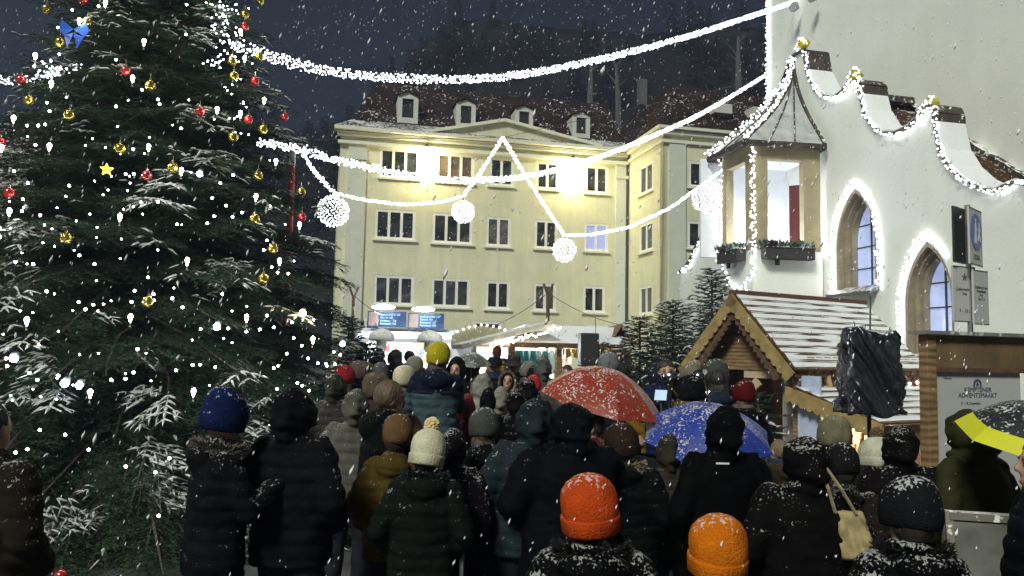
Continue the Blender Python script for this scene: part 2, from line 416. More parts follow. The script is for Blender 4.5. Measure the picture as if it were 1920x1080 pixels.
# chimneys
for px, py in ((1204, 160),):
    u, z = FB.uz(px, py, 5.5); MB().box((u, 5.5, z - .5), (.5, .5, 1.7)).build('chimney', mat('dark_grey_chimney', (.12, .12, .11), .9), yb)  # chimney in one even dark grey
MB().tube([(uR - .12, -.12, .2), (uR - .12, -.12, zc - .9), (uR - .12, -.4, zc - .2)], .07, 8).build('drain_pipe', mat('dark_pipe', (0.05, 0.05, 0.05), .5), yb)
# wall lamps
m_lamp = mat('wall_lamp_glass', (0.9, 0.85, 0.6), 0.4, emit=(1.0, 0.93, 0.62), estr=9, var=0)
for px, py, sc_ in ((800, 298, 1.0), (1075, 318, 1.15)):
    u, z = FB.uz(px, py, -.5); l = empty('wall_lamp', (u, -.45, z)); l.parent = yb
    b = MB(); b.lathe([(.10, .62), (.24 * sc_, .5), (.33 * sc_, .2), (.33 * sc_, -.35), (.28 * sc_, -.62), (.1, -.7)], n=12); b.build('lamp_glass', m_lamp, l, True)
    b = MB(); b.box((0, .25, .75), (.08, .5, .08)); b.lathe([(.02, .85), (.12, .68), (.12, .62)], n=10); b.build('bracket', WIRE, l)
    ld = bpy.data.lights.new('lamp_light', 'POINT'); ld.energy = 80; ld.color = (1, .80, .33); ld.shadow_soft_size = .3
    lo = bpy.data.objects.new('lamp_light', ld); COL.objects.link(lo); lo.parent = l; lo.location = (0, -.45, -.55)
# wing
inner = FB.world(uR, 0, 0)
Ls = 0
for k in range(4000):
    q = inner - FB.Y * (k * .01)
    if proj((q.x, q.y, 8))[0] > 1243: Ls = k * .01; break
FW = Frame(FB.world(uR, -Ls, 0), FB.ang); FS = Frame(inner, FB.ang - math.pi / 2)   # FS x runs towards the camera
wg = empty('building_wing', FW.O, FW.ang, 'yellow corner wing standing forward between the drain pipe and the church', 'building')
zw = zc + .1; wl = 8.0
def opening(F, a, b, c, d): u0 = F.uz(a, d)[0]; u1 = F.uz(b, d)[0]; return u0, u1, F.uz((a + b) / 2, d)[1], F.uz((a + b) / 2, c)[1]
fr = [opening(FW, 1291, 1338, 303, 352), opening(FW, 1289, 1336, 415, 466), opening(FW, 1289, 1336, 532, 584)]
fr += [(a + 3.0, b + 3.0, c, d) for a, b, c, d in fr]
holed('wall', rect(0, wl, 0, zw), [rect(*q) for q in fr], 0, .4, m_yel, wg)
for q in fr: window(wg, *q, 2, m_glass)
sr = [opening(FS, 1199, 1224, 308, 362), opening(FS, 1199, 1224, 418, 472), opening(FS, 1199, 1223, 536, 590)]
sw = empty('side_face', (0, Ls, 0), -math.pi / 2); sw.parent = wg
holed('wall', rect(0, Ls, 0, zw), [rect(*q) for q in sr], 0, .4, m_yel, sw)
for q in sr: window(sw, *q, 2, m_glass)
MB().box((.75, -.05, zw / 2 - .4), (.9, .1, zw - .8)).build('pilaster', m_pil, wg)
b = MB()
for dz, pr, hh in ((-.75, .15, .16), (-.32, .25, .2), (-.09, .42, .17)):
    b.box((wl / 2 - pr / 2, -pr / 2, zw + dz), (wl + pr, pr, hh)); b.box((-pr / 2, Ls / 2 + .0, zw + dz), (pr, Ls, hh - .006))
b.build('cornice', m_trim, wg)
b = MB(); zr = zw + 3.1
b.add([(-.45, -.45, zw), (wl, -.45, zw), (wl, 2.6, zr), (1.6, 2.6, zr), (1.6, Ls + 5, zr), (-.45, Ls, zw), (wl, Ls + 5, zr), (-.45, Ls + 5, zw + 1)], [(0, 1, 2, 3), (0, 3, 4, 5), (3, 2, 6, 4), (5, 4, 7)])
b.build('roof', m_roof, wg)
for uu in (3.4, 5.6):
    b = MB(); b.box((uu, .9, zw + 1.3), (1.0, 1.6, .5)); b.build('skylight', m_dorm, wg)
# pale house at the far left behind the tree
FH = Frame((at_y(-60, 500, 30).x, 30, gz(30)), R_(-8))
hs = empty('town_house', FH.O, FH.ang, 'pale house glimpsed at the left frame edge behind the decorated tree', 'house')
q = [rect(1.0 + i * 1.9, 1.9 + i * 1.9, 2 + j * 2.7, 3.4 + j * 2.7) for i in range(2) for j in range(3)]
holed('wall', [(-12, 0), (2.2, 0), (2.2, 8.4), (-12, 8.4)], [r for r in q if r[1][0] < 2.1], 0, .4, m_trim, hs)
for r in q:
    if r[1][0] < 2.1: window(hs, r[0][0], r[1][0], r[0][1], r[2][1], 2, m_glass)
MB().add([(-12, -.4, 8.4), (2.6, -.4, 8.4), (1.4, 4, 10.8), (-12, 4, 10.8), (2.6, 8, 8.4), (-12, 8, 8.4)], [(0, 1, 2, 3), (1, 4, 2), (3, 2, 4, 5)]).build('roof', m_roof, hs)

# ================================================================== CHURCH
d0 = 14.0
Rr = Vector((0.613 * d0, d0, 0)); wdir = Vector((-.231, .973, 0))
FC = Frame((0, 0, 0), math.atan2(-.973, .231))
Lp = Rr + wdir * 13.2
FC.O = Vector((Lp.x, Lp.y, gz(18))); 
ch = empty('church', FC.O, FC.ang, 'white church with curved gable, golden balls, pointed windows and a tall wall behind', 'church')
m_white = stains(mat('white_church_plaster', (0.86, 0.87, 0.80), 0.9, var=0.035, scale=0.7, bump=0.35, bscale=12), .05, .22)
m_cap = mat('dark_gable_cap', (0.065, 0.055, 0.045), 0.7, var=.4, scale=5, spec=.2, snow=.6, sscale=9, scut=.56)
m_snow = mat('snow', (0.80, 0.81, 0.82), 0.75, var=0.03, scale=9, bump=0.35, bscale=25)
m_stone = mat('brown_sandstone', (0.30, 0.25, 0.17), 0.85, var=0.25, scale=4, bump=0.5, bscale=25)
m_tile = waves(mat('church_roof_tiles', (0.10, 0.05, 0.03), 0.85, var=0.4, scale=2.5, bump=.4, bscale=20, snow=.5, sscale=9, scut=.66, spec=.2), 'X', 11, 1.0)
gp = [(1275, 512), (1292, 494), (1318, 440), (1332, 392), (1338, 335), (1352, 330), (1368, 300), (1400, 262), (1432, 225), (1462, 175), (1478, 132), (1490, 105), (1508, 96),
      (1514, 135), (1528, 165), (1548, 183), (1567, 184), (1583, 172), (1592, 158), (1606, 152), (1613, 160), (1614, 178), (1621, 210), (1636, 236), (1655, 250), (1680, 252), (1705, 240), (1722, 224),
      (1731, 205), (1746, 200), (1752, 213), (1753, 230), (1764, 285), (1782, 316), (1808, 340), (1840, 356), (1870, 361), (1885, 352), (1905, 345), (1925, 350)]
outl = [FC.uz(*p) for p in gp]
Hc = 4.6
def arch(F, px, py0, py1, wpx, yo=0.0):
    """pointed opening: px left/right, springing"""
    u0, z0 = F.uz(px - wpx / 2, py1); u1, _ = F.uz(px + wpx / 2, py1); zt_ = F.uz(px, py0)[1]
    return u0, u1, z0, zt_
def arch_poly(u0, u1, z0, z1, grow=0.0, n=9):
    u0 -= grow; u1 += grow; z1 += grow * 1.3; z0 -= grow * .2
    wv = u1 - u0; um = (u0 + u1) / 2; zs_ = z1 - wv * 0.95; pts = [(u0, z0), (u1, z0), (u1, zs_)]
    for i in range(1, n):
        t = i / n; a = t * math.pi / 2.9
        x = u1 - (1 - math.cos(a)) / (1 - math.cos(math.pi / 2.9)) * wv / 2; pts.append((x, zs_ + (z1 - zs_) * math.sin(a) / math.sin(math.pi / 2.9)))
    pts.append((um, z1))
    L = [(2 * um - x, z) for x, z in pts[2:-1]][::-1]
    return pts + L
a1 = arch(FC, 1607, 352, 546, 76); a2 = arch(FC, 1745, 452, 668, 92)
base = [(outl[-1][0] + 3.5, 0), (outl[0][0], 0)]
wallp = outl + [(outl[-1][0] + .1, outl[-1][1] - .2), (outl[-1][0] + 3.5, outl[-1][1] - .2)] + base
holed('gable_wall', wallp[::-1], [arch_poly(*a1), arch_poly(*a2)], 0, .62, m_white, ch)
for (q, dep) in ((a1, .42), (a2, .42)):
    # stepped stone moulding in the reveal
    w_ = empty('pointed_window', (0, 0, 0)); w_.parent = ch
    for k, (gr, y0_, y1_) in enumerate(((-.002, .01, .14), (-.07, .14, .27), (-.14, .27, .42))):
        holed('moulding', arch_poly(*q, grow=gr), [arch_poly(*q, grow=gr - .07)], y0_, y1_, m_stone, w_)
    m_cg = mat('pale_blue_glazing', (0.35, 0.4, 0.55), 0.2, emit=(.45, .55, .9), estr=.28, var=.3, scale=2)
    u0, u1, z0, z1 = q
    MB().prism(arch_poly(u0, u1, z0, z1, -.1), .43, .45).build('glazing', m_cg, w_)
    b = MB(); b.box(((u0 + u1) / 2, .42, (z0 + z1) / 2 - .1), (.04, .03, z1 - z0 - .3))
    for k in range(1, 4): b.box(((u0 + u1) / 2, .42, z0 + (z1 - z0) * k / 4.6), (u1 - u0 - .3, .03, .03))
    b.build('glazing_bar', WIRE, w_)
    MB().box(((u0 + u1) / 2, -.06, z0 - .05), (u1 - u0 + .14, .4, .07), rx=R_(24)).build('metal_sill', mat('weathered_sill', (.12, .15, .15), .4, metal=.4, snow=1, sscale=10, scut=.55), w_)
# dark interior behind the glazing
# cap and snow strips on the scallops
b = MB(); s2 = MB(); snows = [s2]; was = False
for ki, ((x0, z0), (x1, z1)) in enumerate(zip(outl, outl[1:])):
    top_ = any(a <= (gp[ki][0] + gp[ki + 1][0]) / 2 <= b_ for a, b_ in ((1470, 1512), (1588, 1614), (1728, 1754)))
    t = Vector((x1 - x0, 0, z1 - z0)).normalized(); nrm = Vector((-t.z, 0, t.x))
    if nrm.z < 0 and abs(nrm.z) > .02: nrm = -nrm
    if nrm.z < .02: nrm = Vector((1 if x0 > outl[12][0] else -1, 0, 0))
    o0 = Vector((x0, 0, z0)); o1 = Vector((x1, 0, z1))
    if nrm.z >= .16 and not top_ and not was and s2.v: s2 = MB(); snows.append(s2)
    was = nrm.z >= .16 and not top_
    for mb, h0, h1, ya, yb_ in ((b, .005, .05, -.07, .68),) if nrm.z < .16 or top_ else ((b, .005, .05, -.07, .68), (s2, .052, .052 + (.04 if nrm.z > .35 else .012), -.03, .66)):
        vs = [p + nrm * h + Vector((0, y, 0)) for p in (o0, o1) for h in (h0, h1) for y in (ya, yb_)]
        mb.add(vs, [(0, 1, 3, 2), (4, 6, 7, 5), (0, 4, 5, 1), (2, 3, 7, 6), (0, 2, 6, 4), (1, 5, 7, 3)])
b.build('gable_cap', m_cap, ch); 
for s2 in snows: s2.build('snow_on_gable', m_snow, ch)
# golden balls
m_gold = mat('gilded_ball', (0.72, 0.60, 0.04), 0.25, metal=0.45, var=.1)
m_ped = mat('stone_pedestal', (0.10, 0.09, 0.07), .7)
for (px, py, bx, bz) in ((1507, 80, 1508, 96), (1605, 140, 1606, 152), (1746, 192, 1746, 200)):
    u, z = FC.uz(px, py, .3); fb = empty('finial', (u, .3, z - .34)); fb.parent = ch
    MB().lathe([(.17, -.12), (.15, -.02), (.06, .03), (.05, .12), (.09, .16)], n=12).build('pedestal', m_ped, fb, True)
    b = MB(); b.ell((0, 0, .31), (.15, .15, .15), 16); b.lathe([(.155, .29), (.165, .31), (.155, .33)], n=16); b.build('golden_ball', m_gold, fb, True)
# tall wall behind and tiled roof between
uT = FC.uz(1438, 150, 3.2)[0]
b = MB(); b.box((uT + 9, 3.2 + 2, 8.2), (18, 4, 19)); b.build('tall_wall', m_white, ch)
ua_, za_ = outl[12]; r1 = FC.uz(1690, 188, 3.17); r2 = FC.uz(1920, 333, 3.17)
sl = (r2[1] - r1[1]) / (r2[0] - r1[0]); zap = r1[1] - sl * (r1[0] - ua_)
b = MB(); uE = outl[-1][0] + 3.5; zE = r2[1] + sl * (uE - r2[0]); uL = ua_ - (uE - ua_)
b.add([(ua_, .6, zap), (ua_, 3.19, zap), (uE, 3.19, zE), (uE, .6, zE)], [(0, 1, 2, 3)])
uLe = ua_ - (zap - 3.6) / -sl if sl else 0
b.add([(ua_, .6, zap), (ua_, 3.19, zap), (outl[0][0] + .3, 3.19, 4.0), (outl[0][0] + .3, .6, 4.0)], [(0, 3, 2, 1)])
b.build('tiled_roof', m_tile, ch)
b = MB(); b.bar((ua_, 3.1, zap + .05), (uE, 3.1, zE + .05), .22, .1); b.box((ua_ + .15, 1.6, zap + .04), (.5, 2.6, .16)); b.build('roof_flashing', m_cap, ch)
b = MB(); b.box((outl[0][0] + .3, 2, 2), (.4, 2.7, 4)); b.build('side_wall', m_white, ch)
for px, py, r_ in ((1497, 14, .17), (1531, -3, .15)):
    u, z = FC.uz(px, py, 2.9); o = MB(); o.lathe([(.05, -.25), (r_ * .6, -.1), (r_, .02), (r_ * .95, .04), (.02, -.05)], n=14, mtx=Matrix.Rotation(R_(100), 3, 'X'))
    hp = o.build('horn_loudspeaker', mat('grey_horn', (.3, .3, .29), .5), None, True); hp.matrix_world = Matrix.Translation(FC.world(u, 2.75, z)) @ Matrix.Rotation(FC.ang + .5, 4, 'Z')
    tag(hp, ('larger grey horn loudspeaker on the tall white wall, left one of two' if r_ > .16 else 'smaller grey horn loudspeaker on the tall white wall, cut by the top edge'), 'loudspeaker')

# ---- oriel bay
cr = at_y(1537, 268, 18.7); co = at_y(1412, 268, 18.45)
FO = Frame((co.x, co.y, gz(18)), math.atan2(cr.y - co.y, cr.x - co.x))
ow = (Vector((cr.x, cr.y, 0)) - Vector((co.x, co.y, 0))).length
ze = co.z - gz(18)
orl = empty('oriel_bay', FO.O, FO.ang); orl.parent = ch; orl.matrix_parent_inverse = Matrix.Identity(4)
orl.location = Matrix.Rotation(-FC.ang, 3, 'Z') @ (FO.O - FC.O); orl.rotation_euler = (0, 0, FO.ang - FC.ang)
odp = 1.55
m_ochre = mat('ochre_sandstone_surround', (0.34, 0.29, 0.17), 0.85, var=0.15, scale=3, bump=.3, bscale=30)
zs0 = FO.uz(1475, 470)[1]
def op(a, b, c, d): return rect(FO.uz(a, d)[0], FO.uz(b, d)[0], FO.uz(a, d)[1], FO.uz(a, c)[1])
w1 = op(1440, 1508, 298, 466)
holed('window_surround', rect(0, ow, zs0, ze), [w1], 0, .2, m_ochre, orl)
holed('parapet_wall', rect(-.02, ow + .02, 0, zs0 - .004), [rect(.5, .52, .5, .52)], -.02, .22, m_white, orl)
# left face: runs away from the corner
Fl = Frame(FO.O, FC.ang); lf = empty('left_face', (0, 0, 0), FC.ang - FO.ang); lf.parent = orl
ol = 1.5
def opl(a, b, c, d):
    x0, z0 = Fl.uz(a, d); x1, _ = Fl.uz(b, d); return rect(x0, x1, z0, Fl.uz(a, c)[1])
w2 = opl(1362, 1398, 322, 462)
w2 = rect(max(w2[0][0], -ol + .15), min(w2[1][0], -.2), w1[0][1], w1[2][1])
holed('window_surround', rect(-ol, -.02, zs0, ze), [w2], 0, .2, m_ochre, lf)
holed('parapet_wall', rect(-ol - .02, -.04, 0, zs0 - .004), [rect(-.6, -.58, .5, .52)], -.02, .22, m_white, lf)
# interior: floor, back wall, ceiling, far side
m_int = mat('white_bay_interior', (.8, .82, .85), .9, var=.03)
bk = lambda u, y: (u, y)
b = MB(); b.box((ow / 2 + .2, .95, zs0 - .1), (ow - .1, 1.4, .08)); b.box((ow / 2 + .1, 1.0, ze - .15), (ow - .1, 1.5, .08)); b.box((ow / 2, 1.75, (ze + zs0) / 2), (ow + 1.2, .1, ze - zs0)); b.build('bay_interior', m_int, orl)
b = MB(); sx = w1[1][0]; b.box((sx + .02, .42, (w1[0][1] + w1[2][1]) / 2 - .2), (.04, .30, (w1[2][1] - w1[0][1]) * .72), rz=R_(52)); b.build('red_shutter', mat('red_shutter_paint', (.11, .016, .014), .5), orl)
ld = bpy.data.lights.new('bay_light', 'POINT'); ld.energy = 52; ld.color = (.80, .87, 1); ld.shadow_soft_size = .15
lo = bpy.data.objects.new('bay_light', ld); COL.objects.link(lo); lo.parent = orl; lo.location = (ow * .45, .85, w1[0][1] + .2)
# bell roof: rings from the eave to the tip
cornersL = [Vector((0, 0, 0)), Vector((ow, 0, 0)), Vector((ow + .1, 1.6, 0)), Vector(( -math.cos(FC.ang - FO.ang) * ol, -math.sin(FC.ang - FO.ang) * ol, 0))]
tip = FO.uz(1487, 112, .9); tipv = Vector((tip[0], .9, tip[1]))
cen = Vector((tip[0], .9, 0))
rb = MB(); rv = []; K = 12
for k in range(K + 1):
    t = k / K; s_ = (1 - t) ** 1.9 * 1.16 + 0.03 * (1 - t)
    zk = ze + .02 + (tip[1] - ze) * (t ** .92)
    for c in cornersL: q = cen + (c - cen) * s_; rv.append((q.x, q.y, zk))
fs = [(4 * k + j, 4 * k + (j + 1) % 4, 4 * k + 4 + (j + 1) % 4, 4 * k + 4 + j) for k in range(K) for j in range(4)]
rb.add(rv, fs + [(0, 1, 2, 3)]); rb.build('bell_roof', mat('snowy_metal_roof', (.42, .43, .42), .7, var=.25, scale=4, bump=.2, bscale=10), orl)
b = MB()
for j in range(4): b.tube([rv[4 * k + j] for k in range(K + 1)], .055, 6)
for f_ in (.3, .62):
    b.tube([Vector(rv[4 * k]).lerp(Vector(rv[4 * k + 1]), f_) + Vector((0, -.012, .012)) for k in range(K)], .02, 5)
    b.tube([Vector(rv[4 * k]).lerp(Vector(rv[4 * k + 3]), f_) + Vector((-.012, 0, .012)) for k in range(K)], .02, 5)
for j in range(4):
    a_, b_ = Vector(rv[j]), Vector(rv[(j + 1) % 4]); b.bar(a_ - Vector((0, 0, .06)), b_ - Vector((0, 0, .06)), .1, .12)
b.build('roof_seam', m_cap, orl)
ridge_L = [orl, [Vector(rv[4 * k]) for k in range(K + 1)], [Vector(rv[4 * k + 3]) for k in range(K + 1)], [Vector(rv[4 * k + 1]) for k in range(K + 1)]]
def ow_world(v): return FO.world(v[0], v[1], v[2])

# flower boxes
m_box = mat('dark_planter', (.035, .03, .03), .6, snow=.5, sscale=20, scut=.6)
def planter(P0, ang, L, label, seed):
    rnd = random.Random(seed); r = empty('flower_box', P0, ang, label, 'flower box')
    b = MB(); b.box((0, -.14, -.13), (L, .24, .26)); b.box((0, -.14, .0), (L + .04, .28, .03)); b.box((-L * .2, -.1, -.32), (.1, .06, .14)); bevel(b.build('box', m_box, r), .012)
    def leafy(nm, m, n, cx, spread, hh):
        l = MB()
        for k in range(n):
            p = Vector((cx + rnd.gauss(0, spread), -.14 + rnd.gauss(0, .08), .02)); h = rnd.uniform(.4, 1) * hh; d = Vector((rnd.gauss(0, .09), rnd.gauss(0, .09), h))
            s_ = Vector((rnd.gauss(0, 1), rnd.gauss(0, 1), rnd.gauss(0, .4))).normalized() * .028
            l.add([p, p + d * .6 + s_, p + d, p + d * .6 - s_], [(0, 1, 2, 3)])
        l.build(nm, m, r)
    leafy('foliage', mat('planter_leaves', (.05, .09, .05), .7, var=.5), 160, 0, L * .28, .2)
    leafy('heather', mat('winter_heather', (.10, .03, .03), .7, var=.5), 60, -L * .35, .1, .22)
    leafy('silver_foliage', mat('silver_leaves', (.35, .42, .4), .7, var=.3), 80, L * .2, .14, .18)
    s_ = MB(); s_.ell((L * .33, -.14, .04), (.17, .1, .05), 10); s_.ell((-.05, -.16, .03), (.1, .08, .03), 8); s_.build('snow', m_snow, r, True)
    return r
u, z = FO.uz(1474, 467, -.1); planter(FO.world(u, -.05, z), FO.ang, 1.22, 'long dark flower box below the wide lit bay window', 3)
u, z = Fl.uz(1372, 470, -.1); planter(Fl.world(-.72, -.05, FO.uz(1474, 467, -.1)[1]), FC.ang, .95, 'dark flower box with frosty plants on the bay side left of the corner', 4)

# ================================================================== LIGHT GARLANDS
def smooth(pts, k=6):
    pts = [Vector(p) for p in pts]; out = []
    for i in range(len(pts) - 1):
        p0 = pts[max(i - 1, 0)]; p1 = pts[i]; p2 = pts[i + 1]; p3 = pts[min(i + 2, len(pts) - 1)]
        for j in range(k):
            t = j / k; out.append(0.5 * ((2 * p1) + (p2 - p0) * t + (2 * p0 - 5 * p1 + 4 * p2 - p3) * t * t + (3 * p1 - p0 - 3 * p2 + p3) * t ** 3))
    return out + [pts[-1]]
def span(px, YA, YB=None, B=None, sm=True):
    A_ = at_y(*px[0], YA); B_ = B if B is not None else at_y(*px[-1], YB)
    F = Frame((A_.x, A_.y, 0), math.atan2(B_.y - A_.y, B_.x - A_.x)); out = []
    for p in px: u, z = F.uz(*p); out.append(F.world(u, 0, z))
    return smooth(out) if sm else out
u, z = FC.uz(1488, 4, 3.15); Bt = FC.world(u, 3.15, z)
garland('light_garland', span([(440, 84), (500, 103), (560, 121), (640, 137), (740, 146), (850, 149), (950, 143), (1060, 125), (1180, 98), (1300, 65), (1400, 33), (1488, 4)], 9.6, B=Bt),
        'thick white light garland crossing the sky, topmost, from tree to tall church wall', .095, 170, .0095, group='light garlands hung across the square', seed=2)
u, z = FC.uz(1434, 142, 3.1); Bm = FC.world(u - .05, 3.1, z)
garland('light_garland', span([(487, 266), (520, 272), (560, 280), (640, 302), (740, 324), (820, 336), (900, 338), (980, 331), (1060, 314), (1150, 285), (1240, 248), (1330, 205), (1434, 142)], 9.2, B=Bm),
        'white light garland, second from the top, passing in front of the top floor windows', .06, 160, .0105, group='light garlands hung across the square', seed=3)
garland('light_garland', span([(560, 279), (590, 322), (626, 362), (690, 376), (760, 384), (830, 378), (868, 368), (900, 325), (943, 258), (985, 330), (1058, 441), (1110, 440), (1180, 426), (1260, 388), (1350, 322)], 13, 17.6, sm=False),
        'lowest white light garland, zigzagging up to a point before the pediment', .028, 190, .0105, group='light garlands hung across the square', seed=4)
garland('light_garland', span([(-60, 152), (0, 151), (50, 148), (95, 138), (150, 122)], 9.5, 9.3), 'short white light garland entering at the left frame edge', .09, 130, .0105, group='light garlands hung across the square', seed=5)
uA, zA = FC.uz(1437, -60, 3.1); uB, zB = FC.uz(1437, 262, 3.1)
garland('light_string', [FC.world(uA, 3.12, zA), FC.world(uB, 3.12, zB)], 'vertical light string down the left corner of the tall wall', .05, 32, .022, seed=6)
# along the gable: left part, scallops
def on_gable(px, y=-.1): u, z = FC.uz(px[0], px[1], y); return FC.world(u, y, z)
def strand(pts, label, rad=.06, per=26, r=.020, m=LED, seed=1): garland('light_string', [Vector(p) for p in pts], label, rad, per, r, m, seed=seed)
strand(smooth([on_gable(p) for p in gp[:7]]), 'light string on the lower left curve of the church gable', .09, 26, seed=11)
strand(smooth([on_gable(p) for p in gp[12:20]]), 'light string on the gable curve between the first and second golden ball', .06, 30, seed=12)
strand(smooth([on_gable(p) for p in [(1585, 172), (1590, 150), (1603, 128), (1610, 150), (1606, 175)] + gp[20:29]]), 'light string on the gable curve between the second and third golden ball', .06, 28, seed=13)
strand(smooth([on_gable(p) for p in [(1722, 222), (1732, 195), (1750, 180), (1742, 210)] + gp[30:]]), 'light string on the long gable curve right of the third golden ball', .06, 30, seed=14)
strand([ow_world(v) + Vector((-.03, -.05, .04)) for v in ridge_L[1]], 'light string on the front edge of the bay roof', .05, 34, seed=15)
strand([ow_world(v) + Vector((-.05, -.05, .04)) for v in ridge_L[2]], 'light string on the left edge of the bay roof', .10, 60, seed=16)
strand(smooth([on_gable(p, .2) for p in [(1490, 120), (1492, 100), (1500, 72), (1512, 80)]]), 'small light loop round the topmost golden ball', .04, 40, seed=17)
strand([FO.world(-.04, -.06, ze), FO.world(-.04, -.06, zs0 + .05), FO.world(-.06, -.08, zs0 - .5), FO.world(-.3, -.1, zs0 - .95)], 'light string down the near corner of the bay', .07, 34, seed=18)
strand([Fl.world(-ol, -.06, ze), Fl.world(-ol, -.06, zs0 - .1), Fl.world(-1.0, -.1, zs0 - .75), Fl.world(-.4, -.12, zs0 - .95)], 'light string down the far left corner of the bay', .09, 24, seed=19)
for q, nm, sd_ in ((a1, 'light string framing the left pointed church window', 20), (a2, 'light string framing the right pointed church window by the street signs', 21)):
    ap = arch_poly(*q, grow=.12); n = len(ap); order = list(range(1, n)) + [0]
    if sd_ == 21: order = order[n // 2 - 4:]
    strand([FC.world(ap[i][0], -.05, ap[i][1]) for i in order], nm, .06, 30, .026, seed=sd_)

# light balls
def light_ball(px, py, wpx, Y, label, seed):
    rnd = random.Random(seed); c = at_y(px, py, Y); R = wpx / 2 / FPX * Y
    r = empty('light_ball', c, 0, label, 'light ball', 'round light balls hanging on the lowest garland')
    f = MB()
    for k in range(5):
        a = math.pi * k / 5; f.tube([(R * .95 * math.cos(t) * math.cos(a), R * .95 * math.cos(t) * math.sin(a), R * .95 * math.sin(t)) for t in np.linspace(0, 2 * math.pi, 25)], .006, 4, caps=False)
    f.tube([(0, 0, R * .9), (0, 0, R + .14)], .01, 5); f.build('wire_frame', WIRE, r)
    pts = []
    nb_ = 260 if seed == 1 else 210
    for k in range(nb_):
        z = 1 - 2 * (k + .5) / nb_; a = k * 2.39996; q = math.sqrt(1 - z * z); rr = R * rnd.uniform(.88, 1.02)
        pts.append(Vector((rr * q * math.cos(a), rr * q * math.sin(a), rr * z)))
    bulbs(r, pts, .0135 * (R / .3), LED, c)
light_ball(625, 396, 60, 14.2, 'largest light ball, hanging left of the yellow building edge', 1)
light_ball(868, 397, 43, 15.2, 'light ball hanging before the yellow facade, second from the left', 2)
light_ball(1058, 469, 45, 16.2, 'lowest light ball, hanging before the yellow facade at the garland bend', 3)
light_ball(1325, 373, 54, 17.4, 'light ball hanging beside the church bay, rightmost of the four', 4)
# thin carrying wire for the peak of the low garland
pk = at_y(943, 258, 15.4)
tag(MB().tube([at_y(549, 262, 12.9), pk, at_y(1430, 148, 18.5)], .006, 4).build('carrying_wire', WIRE), 'thin dark wire carrying the peak of the lowest garland', 'wire')
# red and white pole by the tree
A_ = at_y(549, 268, 12.9); B_ = at_y(541, 505, 12.9)
pr = empty('striped_pole', (B_.x, B_.y, gz(12.9)), 0, 'red and white striped pole rising behind the right edge of the tree', 'pole')
ph_ = A_.z - gz(12.9); dx = A_.x - B_.x
for k in range(14):
    b = MB(); t0 = k / 14; t1 = (k + 1) / 14
    b.tube([(dx * t0, 0, ph_ * t0), (dx * t1, 0, ph_ * t1)], .055, 12)
    b.build('stripe', mat('red_pole_paint', (.55, .05, .03), .5) if k % 5 != 3 else mat('white_pole_paint', (.7, .68, .66), .5), pr)

# ================================================================== WOODEN HUT
m_wood = waves(mat('rough_larch_wood', (.22, .135, .06), .8, var=.35, scale=5, bump=.4, bscale=40, stretch=(1, 1, 4)), 'Z', 5, .3, dist=2)
m_board = mat('yellow_barge_board', (.33, .235, .09), .75, var=.3, scale=6, bump=.3)
m_dwood = mat('dark_wood', (.10, .055, .03), .8, var=.4, scale=6, bump=.3)
Ah = at_y(1375, 553, 13.5)
FH2 = Frame((Ah.x + .26, Ah.y + .16, gz(13.8)), math.atan2(.52, .85)); g0 = gz(13.8)
hz = Ah.z - g0; ez = hz - 1.12; hw = 1.12; hl = 3.1
hut = empty('market_hut', FH2.O, FH2.ang, 'wooden hut with scalloped gable boards and snowy shingle roof before the church', 'market hut')
def slope_roof(parent, y0, z0, y1, z1, x0, x1, th=.06, rows=11, snow_edge=True, seed=1):
    """roof plane from the ridge (y0,z0) to the eave (y1,z1)"""
    rnd = random.Random(seed)
    d = Vector((0, y1 - y0, z1 - z0)); L = d.length; d.normalize(); n = Vector((0, -d.z, d.y)); n = -n if n.z < 0 else n
    b = MB(); s_ = MB()
    for k in range(rows):
        a0 = L * k / rows; a1 = L * (k + 1) / rows + .03
        p0 = Vector((0, y0, z0)) + d * a0 + n * .0; p1 = Vector((0, y0, z0)) + d * a1 + n * .035
        vs = [Vector((x, p.y, p.z)) + n * h for x in (x0, x1) for p in (p0, p1) for h in (0, .03)]
        b.add(vs, [(0, 1, 3, 2), (4, 6, 7, 5), (0, 4, 5, 1), (2, 3, 7, 6), (0, 2, 6, 4), (1, 5, 7, 3)])
        # snow lying on each course, with a ragged lower edge
        m = 40; tv = []
        for i in range(m + 1):
            x = x0 + (x1 - x0) * i / m
            lo_ = p0 + d * ((a1 - a0) * (0.95 + .06 * noise.noise((x * 3, k * 5.1, seed))))
            lo2 = Vector((0, lo_.y, lo_.z)) + n * .03; up = p0 + n * .034
            hs_ = .028 + .012 * noise.noise((x * 2, k, 2))
            tv += [Vector((x, up.y, up.z)), Vector((x, up.y, up.z)) + n * hs_, Vector((x, lo2.y, lo2.z)) + n * (hs_ * .7), Vector((x, lo2.y, lo2.z))]
        fs = []
        for i in range(m):
            for j in range(3): a = 4 * i + j; fs.append((a, a + 1, a + 5, a + 4))
        s_.add(tv, fs)
    b.build('shingles', m_dwood, parent); s_.build('roof_snow', m_snow, parent, True)
ov = .32
slope_roof(hut, 0, hz, -hw - .12, ez - .12, -ov, hl + .1, seed=3)
slope_roof(hut, 0, hz, hw + .12, ez - .12, -ov, hl + .1, seed=4)
MB().box((hl / 2 - .1, 0, hz + .05), (hl + .45, .16, .07)).build('ridge_board', mat('red_brown_ridge', (.12, .05, .028), .7), hut)
